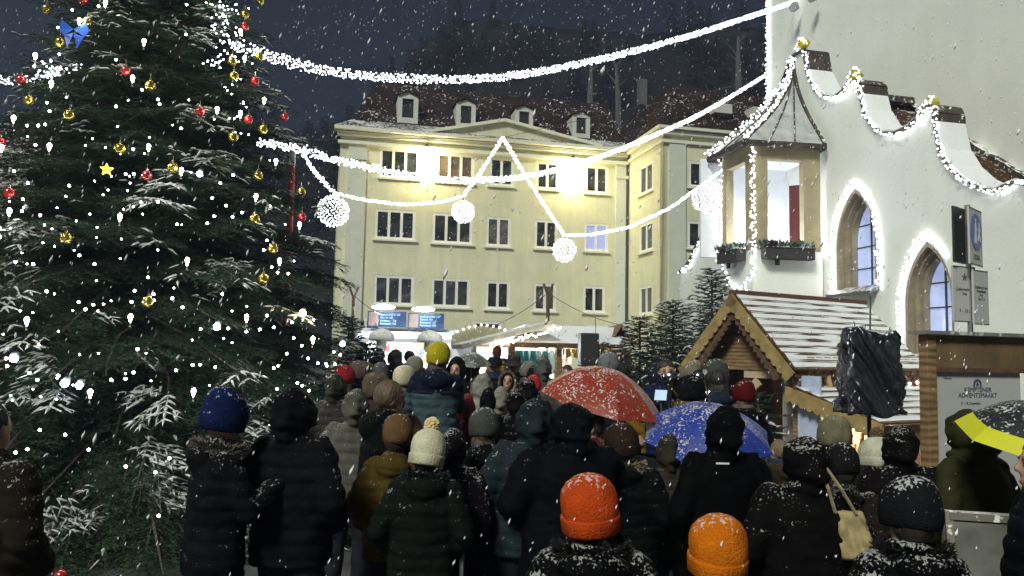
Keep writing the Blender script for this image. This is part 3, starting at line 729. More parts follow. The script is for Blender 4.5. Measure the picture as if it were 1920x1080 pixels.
def barge(a, b_, depth, nsc, x, th, parent, m):
    """scalloped board between a and b in the yz plane"""
    a = Vector((0, *a)); b_ = Vector((0, *b_)); d = b_ - a; L = d.length; d.normalize(); n = Vector((0, -d.z, d.y)); n = -n if n.z > 0 else n
    top = [a, b_]; bot = []
    for i in range(nsc * 6 + 1):
        t = i / (nsc * 6); ph = (t * nsc) % 1.0
        bot.append(a + d * L * t + n * (depth * (.80 + .20 * math.sin(math.pi * ph))))
    vs = []; k = len(bot)
    for xx in (x, x + th):
        for i, q in enumerate(bot):
            t = i / (k - 1); p = a + d * L * t; vs += [Vector((xx, p.y, p.z)), Vector((xx, q.y, q.z))]
    fs = []
    for i in range(k - 1):
        o = 2 * i; fs.append((o, o + 1, o + 3, o + 2)); o2 = 2 * k + 2 * i; fs.append((o2, o2 + 2, o2 + 3, o2 + 1)); fs.append((o + 1, o2 + 1, o2 + 3, o + 3)); fs.append((o, o + 2, o2 + 2, o2))
    return MB().add(vs, fs).build('barge_board', m, parent)
for s_ in (-1, 1):
    barge((0, hz + .02), (s_ * (hw + .16), ez - .16), .21, 12, -ov - .05, .04, hut, m_board)
    barge((0, hz - .02), (s_ * (hw - .05), ez - .14), .27, 14, -ov + .0, .03, hut, m_dwood)
b = MB()
for k in range(7):
    z0 = ez + .02 + k * .15; hwid = hw * (1 - (k * .15 + .12) / (hz - ez)) + .02
    if hwid > .05: b.box((.03, 0, z0 + .07), (.05, 2 * hwid, .143))
b.build('gable_boards', m_wood, hut)
b = MB()
for x in (.05, hl - .1):
    for y in (-hw + .1, hw - .1): b.box((x, y, ez / 2), (.12, .12, ez))
b.box((.05, 0, ez - .06), (.14, 2 * hw, .16)); b.box((hl / 2, -hw + .1, ez - .1), (hl - .2, .1, .12)); b.box((hl / 2, hw - .1, ez - .1), (hl - .2, .1, .12)); b.build('timber_frame', m_wood, hut)
b = MB(); b.box((hl - .03, 0, ez / 2), (.04, 2 * hw - .1, ez - .1)); b.box((hl / 2, hw - .04, ez / 2), (hl, .04, ez - .2)); b.build('back_wall', m_dwood, hut)
b = MB(); b.box((.1, -.35, ez - .18), (.2, .8, .18)); b.bar((.02, .25, ez - .75), (.02, -.25, ez - .32), .05, .16); b.build('pale_brace', mat('fresh_pine', (.55, .40, .26), .7, var=.15), hut)
MB().prism([(-.0, 0), (1, 0), (1, 1), (0, 1)], 0, .03)
# trim under the eave with cut-outs
b = MB(); b.box((hl / 2 - .1, -hw - .1, ez - .2), (hl + .4, .04, .05)); b.box((hl / 2 - .1, -hw - .1, ez - .4), (hl + .4, .04, .05))
for k in range(9): b.prism([(-.2 + k * .42, ez - .39), (.0 + k * .42, ez - .39), (-.1 + k * .42, ez - .22)], -hw - .115, -hw - .08)
b.build('eave_trim', mat('red_brown_ridge', (.12, .05, .028), .7), hut)
# lean-to in front
lz0 = ez - .42; lz1 = ez - .86; ly0 = -hw - .05; ly1 = -hw - 1.55
slope_roof(hut, ly0, lz0, ly1, lz1, -.25, hl + .5, rows=6, seed=8)
barge((ly0 + .1, lz0 + .05), (ly1 - .05, lz1 + .03), .24, 12, -.3, .04, hut, m_board)
b = MB()
for x in (.0, 1.6, hl + .3): b.box((x, ly1 + .18, (lz1) / 2), (.1, .1, lz1))
b.box((hl / 2 + .1, ly1 + .1, lz1 - .12), (hl + .6, .06, .24)); b.build('porch_post', m_wood, hut)
# nativity scene slats and panel in the lit porch
m_slat = mat('pale_slats', (.50, .34, .20), .8, var=.4, scale=7, bump=.3)
b = MB(); rnd = random.Random(5)
for k in range(16): b.box((.25 + k * .2, -hw + .02, .95), (.16, .03, 1.9), ry=rnd.uniform(-.03, .03))
for k in range(9):
    x = .5 + k * .3; b.bar((x, -hw - .15, .5), (x + rnd.uniform(-.5, .5), -hw - .1, 1.6), .05, .07)
b.build('slat_wall', m_slat, hut)
MB().box((-.12, -hw - .25, .85), (.03, .42, 1.5)).build('pale_blue_panel', mat('pale_blue_panel', (.45, .52, .68), .7), hut)
MB().box((.25, -hw + .35, .95), (.5, .03, 1.6)).build('grey_side_panel', mat('grey_panel', (.25, .24, .25), .8), hut)
ld = bpy.data.lights.new('porch_light', 'POINT'); ld.energy = 55; ld.color = (1, .86, .68); ld.shadow_soft_size = .08
lo = bpy.data.objects.new('porch_light', ld); COL.objects.link(lo); lo.parent = hut; lo.location = (1.1, -hw - .7, lz1 + .0)
b = MB(); b.lathe([(.02, .12), (.05, .1), (.07, 0), (.02, -.02)], (1.1, -hw - .7, lz1 + .16), 10); b.build('porch_lamp', LEDW, hut)
p = []
for k in range(8): p.append(Vector((1.6 + k * .22, -hw - .12, ez - .3 + .03 * math.sin(k))))
bulbs(hut, p[5:7], .03, LED, FH2.O, 'porch_bulb')

# ================================================================== INFORMATION BOARD
bl = at_y(1738, 628, 7.0); br = at_y(1925, 637, 7.35)
FBo = Frame((bl.x, bl.y, 0.06), math.atan2(br.y - bl.y, br.x - bl.x)); bz = bl.z - .06
ib = empty('information_board', FBo.O, FBo.ang, 'tall wooden board with a white poster at the right frame edge', 'notice board')
b = MB(); b.box((0, 0, bz / 2), (.1, .1, bz)); b.box((1.75, 0, bz / 2), (.1, .1, bz)); bevel(b.build('post', m_wood, ib), .006)
m_ply = mat('stained_plywood', (.18, .12, .055), .75, var=.45, scale=2.2, bump=.3, stretch=(1, 1, .35))
MB().box((.875, .0, bz - .14), (1.64, .06, .28)).build('top_panel', m_ply, ib)
b = MB(); b.box((.875, .0, bz + .02), (1.98, .2, .03)); b.build('metal_cover', mat('grey_zinc', (.25, .25, .24), .5, metal=.3, snow=1.2, sscale=8), ib)
b = MB(); b.box((.875, .0, bz - .30), (1.64, .08, .04)); b.build('rail', m_dwood, ib)
pu0, pz1 = FBo.uz(1750, 697, -.03); pu1, _ = FBo.uz(1915, 709, -.03); _, pz0 = FBo.uz(1750, 921, -.03)
MB().box(((pu0 + pu1) / 2 + .02, .01, (pz0 + pz1) / 2), (pu1 - pu0, .02, pz1 - pz0)).build('poster', mat('white_poster', (.46, .46, .45), .5, var=.03), ib)
m_ink = mat('blue_grey_ink', (.06, .09, .14), .6)
pc = FBo.uz(1834, 750, 0)[0]
def bt(s, px, py, size, sx=1.0):
    u, z = FBo.uz(px, py, 0); return text('poster_text', s, size, m_ink, ib, (u, -.004, z), (math.pi / 2, 0, 0), .001, sx=sx)
bt('KEMPTENER', 1833, 731, .058, 1.0); bt('ADVENTSMARKT', 1833, 741.5, .058); bt('9. - 18. Dezember', 1820, 756, .03); bt('Willkommen', 1776, 709, .018)
u, z = FBo.uz(1832, 719, 0)
b = MB(); b.prism([(u - .045, z - .03), (u - .045, z + .01), (u - .03, z + .03), (u, z + .042), (u + .03, z + .03), (u + .045, z + .01), (u + .045, z - .03), (u + .03, z - .03), (u + .03, z + .005), (u, z + .025), (u - .03, z + .005), (u - .03, z - .03)], -.006, -.002)
st = [(u + (.022 if i % 2 == 0 else .009) * math.sin(i * math.pi / 5), z - .008 + (.022 if i % 2 == 0 else .009) * math.cos(i * math.pi / 5)) for i in range(10)]
b.prism(st[::-1], -.006, -.002); b.build('poster_emblem', m_ink, ib)

# ================================================================== STREET SIGNS
m_sw = mat('sign_white', (.52, .52, .50), .45, var=.04); m_sb = mat('sign_blue', (.05, .10, .42), .4); m_pole = mat('galvanised_pole', (.3, .3, .29), .4, metal=.6); m_sk = mat('sign_text_grey', (.12, .12, .13), .5)
sp = at_y(1818, 560, 9.4); sroot = empty('street_sign', (sp.x, sp.y, gz(9.4)), 0, 'post with a round blue pedestrian sign and two small text panels', 'street sign')
zt2 = at_y(1824, 388, 9.4).z - gz(9.4)
MB().tube([(.0, 0, 0), (.0, 0, zt2 + .02)], .03, 10).build('pole', m_pole, sroot)
def panel(px, py0, py1, wd, ang, back=False):
    c = at_y(px, (py0 + py1) / 2, 9.36); h = (at_y(px, py0, 9.36).z - at_y(px, py1, 9.36).z)
    p_ = empty('sign_panel', (c.x - sp.x, c.y - sp.y, c.z - gz(9.4)), ang); p_.parent = sroot
    bevel(MB().box((0, 0, 0), (wd, .025, h)).build('plate', m_sw if not back else mat('sign_back', (.03, .03, .035), .4), p_), .006)
    for s_ in (1, -1): MB().box((0, -.013, s_ * (h / 2 - .008)), (wd - .02, .006, .012)).build('rim', m_sk, p_)
    return p_, h
pn, h = panel(1828, 392, 498, .50, R_(45))
b = MB(); b.lathe([(.001, 0), (.215, 0), (.215, .006), (.001, .006)], (0, -.014, .06), 32, Matrix.Rotation(R_(90), 3, 'X')); b.build('blue_disc', m_sb, pn)
m_fig = mat('sign_figure_white', (.7, .7, .7), .4)
b = MB()
for sx_, sc2 in ((-.05, 1.0), (.09, .72)):
    b.ell((sx_, -.024, .06 + .13 * sc2), (.024, .004, .026), 10); b.bar((sx_, -.024, .06 + .10 * sc2), (sx_, -.024, .06 - .02), .055 * sc2, .004, up=(0, 1, 0)); b.bar((sx_ - .01, -.024, .05), (sx_ - .04, -.024, .05 - .13 * sc2), .022, .004, up=(0, 1, 0)); b.bar((sx_ + .01, -.024, .05), (sx_ + .035, -.024, .05 - .13 * sc2), .022, .004, up=(0, 1, 0)); b.bar((sx_, -.024, .06 + .09 * sc2), (sx_ + .06, -.024, .06 + .02), .018, .004, up=(0, 1, 0))
b.build('figures', m_fig, pn)
text('sign_text', 'ZONE', .085, m_sk, pn, (0, -.015, -.24))
pn, h = panel(1801, 390, 494, .44, R_(40), True)
pn, h = panel(1807, 499, 604, .38, R_(22))
text('sign_text', 'Lieferverkehr\nfrei', .052, m_sk, pn, (0, -.015, .03)); text('sign_text', '7 - 10 h', .06, m_sk, pn, (0, -.015, -.2)); st = [((.05 if i % 2 == 0 else .02) * math.sin(i * math.pi / 5), .2 + (.05 if i % 2 == 0 else .02) * math.cos(i * math.pi / 5)) for i in range(10)]
MB().prism(st[::-1], -.018, -.013).build('sign_symbol', m_sk, pn)
pn, h = panel(1838, 507, 609, .34, R_(33))
text('sign_text', 'Zufahrt zu den\nGaststätten\nfrei\nbis 11 h', .045, m_sk, pn, (0, -.015, .05))

# ================================================================== LOUDSPEAKERS
Yp = 7.6; c = at_y(1628, 694, Yp); k_ = Yp / FPX
ws = empty('wrapped_loudspeaker', (c.x, c.y, gz(Yp)), R_(-4), 'loudspeaker wrapped in a glossy black plastic bag in front of the hut', 'loudspeaker')
zb = at_y(1628, 775, Yp).z - gz(Yp); zt3 = at_y(1628, 622, Yp).z - gz(Yp)
bm = bmesh.new(); bmesh.ops.create_cube(bm, size=1); bmesh.ops.subdivide_edges(bm, edges=bm.edges, cuts=26, use_grid_fill=True)
for v in bm.verts:
    t = v.co.z + .5; v.co.x *= .36 + .10 * (1 - t) + .05 * max(0, .3 - t); v.co.y *= .36 + .12 * (1 - t)
    a = math.atan2(v.co.y, v.co.x); z = v.co.z
    f = noise.noise((a * 1.6 + z * 2.5, z * 1.6, 1)) * .07 + (.09 - abs(noise.noise((a * 2.4 + z * 4.5, z * 1.8 + a, 5))) * .24) * .55 + noise.noise((a * 7 - z * 5, z * 6, 2)) * .02
    v.co.x += math.cos(a) * f; v.co.y += math.sin(a) * f
    v.co.z = zb + (zt3 - zb) * t + (noise.noise((v.co.x * 6, v.co.y * 6, 4)) * .05 if t > .9 or t < .08 else 0) + (v.co.x < -.1 and t > .9) * .035
me = bpy.data.meshes.new('bag'); bm.to_mesh(me); bm.free()
o = link('plastic_bag', me, ws, mat('black_plastic', (.016, .017, .022), .24, var=.2, bump=.55, bscale=7, spec=1.0, coat=.5, snow=.3, sscale=30, scut=.68), True)
b = MB(); b.tube([(0, 0, .02), (0, 0, zb + .3)], .02, 8)
for a in (0, 2.1, 4.2): b.tube([(0, 0, .75), (.5 * math.cos(a), .5 * math.sin(a), .02)], .013, 6)
b.build('tripod', mat('black_steel', (.02, .02, .02), .4), ws)
b = MB(); b.tube([(.04, .05, zt3 - .05), (.05, .05, zt3 + .34)], .008, 6); b.tube([(-.08, .05, zt3 - .03), (-.11, .05, zt3 + .1)], .005, 5); b.tube([(.2, .05, zt3 - .03), (.23, .05, zt3 + .05)], .005, 5); b.tube([(-.03, 0, zt3 - .03), (-.02, 0, zt3 + .07)], .005, 5)
b.build('twig', WIRE, ws)
Y2 = 14.0; c = at_y(1103, 656, Y2)
ls = empty('loudspeaker', (c.x, c.y, gz(Y2)), R_(5), 'dark loudspeaker box on a stand behind the red umbrella', 'loudspeaker'); hc = c.z - gz(Y2)
o = MB().box((0, 0, hc), (.32, .34, .58)).build('cabinet', mat('dark_cabinet', (.035, .038, .045), .45), ls); bevel(o, .02)
MB().box((0, -.178, hc), (.26, .01, .5)).build('grille', mat('speaker_grille', (.02, .02, .02), .6, bump=.6, bscale=200), ls)
MB().tube([(0, 0, .02), (0, 0, hc - .29)], .02, 8).build('stand', WIRE, ls)
MB().tube([(.13, 0, hc + .28), (.12, 0, hc + .55)], .006, 5).build('antenna', WIRE, ls)
# Y topped poles with wires
def ypole(px, py, Y, label):
    p = at_y(px, py, Y); h = p.z - gz(Y); r = empty('forked_pole', (p.x, p.y, gz(Y)), 0, label, 'pole')
    b = MB(); b.tube([(0, 0, 0), (0, 0, h - .3)], .05, 8); b.tube([(0, 0, h - .34), (-.13, 0, h)], .035, 6); b.tube([(0, 0, h - .34), (.13, 0, h)], .035, 6); b.build('pole', m_dwood, r); return Vector((p.x, p.y, p.z - .25))
q1 = ypole(664, 538, 23, 'forked pole carrying wires at the left beside the lit menu boards')
q2 = ypole(1028, 532, 22, 'forked pole carrying wires rising behind the snowy market stall')
tag(MB().tube(catenary(q1, q2, 1.15), .012, 4).build('overhead_wire', WIRE), 'sagging dark wire between the two forked poles', 'wire')
tag(MB().tube(catenary(q2, at_y(1180, 612, 21), .15), .012, 4).build('overhead_wire', WIRE), 'dark wire running down to the right from the forked pole', 'wire')

# ================================================================== FAR MARKET STALLS
def framed(name, px0, px1, Y0, Y1, label, cat='market stall'):
    a = at_y(px0, 650, Y0); b_ = at_y(px1, 650, Y1); F = Frame((a.x, a.y, gz(Y0)), math.atan2(b_.y - a.y, b_.x - a.x))
    return F, empty(name, F.O, F.ang, label, cat), (Vector((b_.x, b_.y)) - Vector((a.x, a.y))).length
def plight(parent, loc, e, col, r=.12):
    ld = bpy.data.lights.new('stall_light', 'POINT'); ld.energy = e * .8; ld.color = col; ld.shadow_soft_size = r
    lo = bpy.data.objects.new('stall_light', ld); COL.objects.link(lo); lo.parent = parent; lo.location = loc
m_stall = mat('white_stall_panel', (.72, .74, .76), .6, var=.05)
F, st1, L1 = framed('food_stall', 682, 850, 24, 24, 'brightly lit white food stall under two menu boards', 'food stall')
z_c1 = F.uz(760, 622)[1]; z_c0 = F.uz(760, 636)[1]
b = MB(); b.prism([(-.1, 0), (-.1, .0), (0, 0)], 0, .01) if False else None
b = MB(); b.add([(-.1, -.8, z_c0), (L1 + .1, -.8, z_c0), (L1 + .1, .3, z_c1 + .1), (-.1, .3, z_c1 + .1)], [(0, 1, 2, 3)]); b.box((L1 / 2, -.8, z_c0 - .05), (L1 + .2, .04, .12)); b.build('awning', mat('white_awning', (.75, .8, .85), .6), st1)
b = MB(); hs1 = z_c1 - .02; b.box((L1 / 2, 2.2, hs1 / 2), (L1, .1, hs1)); b.box((.04, 1.1, hs1 / 2), (.08, 2.2, hs1)); b.box((L1 - .04, 1.1, hs1 / 2), (.08, 2.2, hs1)); b.box((L1 / 2, 1.2, hs1 + .05), (L1 + .2, 2.2, .1)); b.build('walls', m_stall, st1)
b = MB(); b.box((L1 / 2, 0, .55), (L1, .5, 1.1)); b.build('counter', m_stall, st1)
rnd = random.Random(3); m_goods = [mat('goods_' + n_, c_, .6) for n_, c_ in (('red', (.45, .08, .06)), ('cream', (.7, .62, .5)), ('brown', (.3, .16, .08)), ('blue', (.15, .25, .45)))]
for k in range(4):
    b = MB()
    for j in range(9): b.box((rnd.uniform(.3, L1 - .3), 1.6 + rnd.uniform(-.3, .3), 1.25 + rnd.uniform(0, .9)), (rnd.uniform(.08, .3), .1, rnd.uniform(.06, .25)))
    b.build('wares', m_goods[k], st1)
bulbs(st1, [Vector((.2 + i * (L1 - .4) / 12, -.75 + .1 * (i % 2), z_c0 - .18 - .05 * (i % 3))) for i in range(13)], .035, LEDW, F.O, 'bulb')
plight(st1, (L1 * .3, .7, z_c0 - .35), 60, (.9, .95, 1)); plight(st1, (L1 * .75, .7, z_c0 - .35), 55, (.95, .95, 1)); 
# menu boards above
m_menu = mat('menu_board_dark', (.03, .05, .10), .35); m_ml = mat('menu_lettering', (.4, .6, .95), .5, emit=(.35, .6, 1), estr=.55); m_ml2 = mat('menu_picture', (.25, .16, .14), .5)
for i, (a, b2, c_, d_) in enumerate(((690, 761, 583, 614), (766, 832, 587, 617))):
    u0, z1 = F.uz(a, c_, -.1); u1, z0 = F.uz(b2, d_, -.1); mroot = empty('menu_board', F.world((u0 + u1) / 2, -.1, z0), F.ang, ('left' if i == 0 else 'right') + ' dark blue menu board glowing above the food stall', 'menu board', None)
    wd = u1 - u0; h = z1 - z0; MB().box((0, 0, h / 2), (wd, .08, h)).build('panel', m_menu, mroot)
    MB().box((-wd * .34, -.045, h / 2), (wd * .26, .01, h * .86)).build('picture', m_ml2, mroot)
    rr = random.Random(i); lines = ['Bratwurst im Brot  4,50', 'Glühwein  4,00', 'Kinderpunsch  3,50', 'Flammkuchen  8,00']
    for k, s_ in enumerate(lines): text('menu_line', s_, .085, m_ml, mroot, (-wd * .17, -.046, h * (.78 - k * .19)), (math.pi / 2, 0, 0), .001, 'LEFT', sx=.72)
    b = MB(); b.tube([(-.05, 0, h), (-.05, -.35, h + .16)], .015, 6); b.box((-.05, -.38, h + .15), (.55, .12, .07)); b.build('lamp_arm', WIRE, mroot)
    b = MB(); b.ell((-.05, -.40, h + .10), (.34, .08, .07), 12); b.build('floodlight', mat('cold_floodlight', (.9, .95, 1), .4, emit=(.75, .9, 1), estr=14), mroot, True)
    plight(mroot, (-.05, -.5, h + .12), 60, (.7, .87, 1), .05)
# heaters with snow caps
for i, (px, py) in enumerate(((716, 620), (806, 623))):
    p = at_y(px, py, 20); h = p.z - gz(20); r = empty('patio_heater', (p.x, p.y, gz(20)), 0, ('left' if i == 0 else 'right') + ' pale mushroom shaped patio heater before the food stall', 'patio heater')
    b = MB(); b.tube([(0, 0, 0), (0, 0, h - .25)], .035, 8); b.lathe([(.22, 0), (.24, .05), (.2, .5), (.06, .6)], n=12); b.build('stand', m_pole, r)
    b = MB(); b.lathe([(.10, h - .5), (.14, h - .42), (.13, h - .26), (.30, h - .24), (.33, h - .19), (.30, h - .08), (.16, h + .02), (.02, h + .06)], n=18); b.build('hood', mat('heater_hood', (.45, .45, .42), .6, snow=1), r, True)
# green canopy stall with garland, snowy roofs
F, st2, L2 = framed('market_stall', 842, 975, 21, 21, 'low market stall with an olive canopy edged by warm bulbs')
pc_ = [F.uz(*q) for q in ((846, 646), (848, 628), (880, 616), (906, 611), (935, 616), (958, 626), (962, 646))]
MB().prism([p for p in pc_][::-1], -.1, 1.2).build('canopy', mat('olive_canopy', (.28, .27, .16), .8, snow=.8, sscale=12), st2)
pts = resample([Vector((x, -.14, z + .03)) for x, z in pc_[1:-1]], .16); bulbs(st2, pts, .03, LEDW, F.O)
b = MB(); b.box((L2 / 2, 1.1, 1.1), (L2, .1, 2.2)); b.box((L2 / 2, 0, .5), (L2, .5, 1)); b.build('counter', m_stall, st2)
plight(st2, (L2 / 2, .4, 1.9), 20, (.85, .92, 1))
F, st3, L3 = framed('market_stall', 880, 1172, 17.2, 18.4, 'long market stall with a flat snow covered roof and hanging wares')
a0 = F.uz(852, 652); a1_ = F.uz(972, 612); e0 = F.uz(957, 641, -.5); e1 = F.uz(1162, 645, -.5); t0_ = F.uz(985, 611, .9); t1_ = F.uz(1168, 612, .9)
zr_ = (t0_[1] + t1_[1]) / 2; ze_ = (e0[1] + e1[1]) / 2
b = MB(); b.add([(e0[0], -.5, ze_), (e1[0], -.5, ze_), (t1_[0] + .1, .9, zr_), (t0_[0], .9, zr_), (t1_[0] + .1, 2.4, ze_), (e0[0], 2.4, ze_)], [(0, 1, 2, 3), (3, 2, 4, 5)])
o = b.build('roof', m_snow, st3); md = o.modifiers.new('s', 'SOLIDIFY'); md.thickness = .07
b = MB(); b.bar((a0[0], -.2, a0[1] + .02), (t0_[0] + .1, -.2, zr_ - .02), .9, .1); b.build('porch_roof', mat('snowy_porch_roof', (.45, .43, .38), .7, snow=1.5, sscale=9), st3)
b = MB(); b.box(((e0[0] + e1[0]) / 2, -.5, ze_ - .06), (e1[0] - e0[0], .05, .1)); b.build('eave_board', m_dwood, st3)
b = MB(); lx = e0[0]; rx = e1[0]
for x in (lx + .1, lx + (rx - lx) * .46, rx - .1): b.box((x, -.3, ze_ / 2 - .05), (.12, .12, ze_ - .1))
b.box(((lx + rx) / 2, 2.3, ze_ / 2), (rx - lx, .06, ze_ - .1)); b.box(((lx + rx) / 2, -.2, .5), (rx - lx, .5, 1)); b.build('posts_and_walls', m_wood, st3)
MB().box(((lx + rx) / 2, 2.2, ze_ / 2), (rx - lx - .1, .06, ze_ - .2)).build('lining', m_stall, st3)
m_hang = [mat('teal_cloth', (.05, .35, .36), .8), mat('white_cloth', (.8, .8, .8), .8), mat('grey_cloth', (.35, .4, .38), .8), mat('yellow_straw', (.55, .42, .04), .7)]
rnd = random.Random(8)
for k in range(3):
    b = MB()
    for j in range(11):
        x = lx + .25 + rnd.random() * (rx - lx) * .42; hh = rnd.uniform(.25, .55); b.prism([(x - .03, ze_ - .18), (x + .03, ze_ - .18), (x + rnd.uniform(.05, .12), ze_ - .2 - hh), (x - rnd.uniform(.05, .12), ze_ - .2 - hh)], -.2 + k * .15, -.18 + k * .15)
    b.build('hanging_ware', m_hang[k], st3)
b = MB()
for j in range(40): x = lx + (rx - lx) * .5 + rnd.random() * (rx - lx) * .46; b.bar((x, -.3, ze_ - .12), (x + rnd.uniform(-.04, .04), -.3, ze_ - .2 - rnd.random() * .14), .035)
b.build('straw_fringe', m_hang[3], st3)
b = MB()
for j in range(24): b.box((lx + (rx - lx) * (.5 + .46 * rnd.random()), 2.0, 1.1 + rnd.random() * .9), (.16, .06, .2))
b.build('shelf_wares', m_goods[1], st3)
plight(st3, (lx + (rx - lx) * .25, .7, ze_ - .25), 70, (.92, .97, 1)); plight(st3, (lx + (rx - lx) * .75, .7, ze_ - .25), 60, (1, .93, .82))
pts = [Vector((a0[0] + (t0_[0] - a0[0]) * t, -.7 + rnd.gauss(0, .03), a0[1] + (zr_ - a0[1]) * t - .16 + rnd.gauss(0, .035))) for t in np.linspace(.25, 1.12, 46)]
bulbs(st3, pts, .024, LEDW, F.O)
F, st4, L4 = framed('small_gabled_hut', 1148, 1190, 18.6, 18.6, 'small brown gabled hut roof between the long stall and the fir trees', 'market hut')
p0 = F.uz(1142, 645); p1 = F.uz(1164, 613); p2 = F.uz(1190, 650)
b = MB(); b.prism([p0, p1, p2], 0, 2); b.box(((p0[0] + p2[0]) / 2, 1, p0[1] / 2), (p2[0] - p0[0] - .1, 1.8, p0[1] - .01)); b.build('gable', m_dwood, st4)
b = MB(); b.bar((p0[0] - .05, .9, p0[1]), (p1[0], .9, p1[1] + .06), 2.3, .05); b.bar((p2[0] + .05, .9, p2[1]), (p1[0], .9, p1[1] + .06), 2.3, .05); b.build('roof', m_wood, st4)

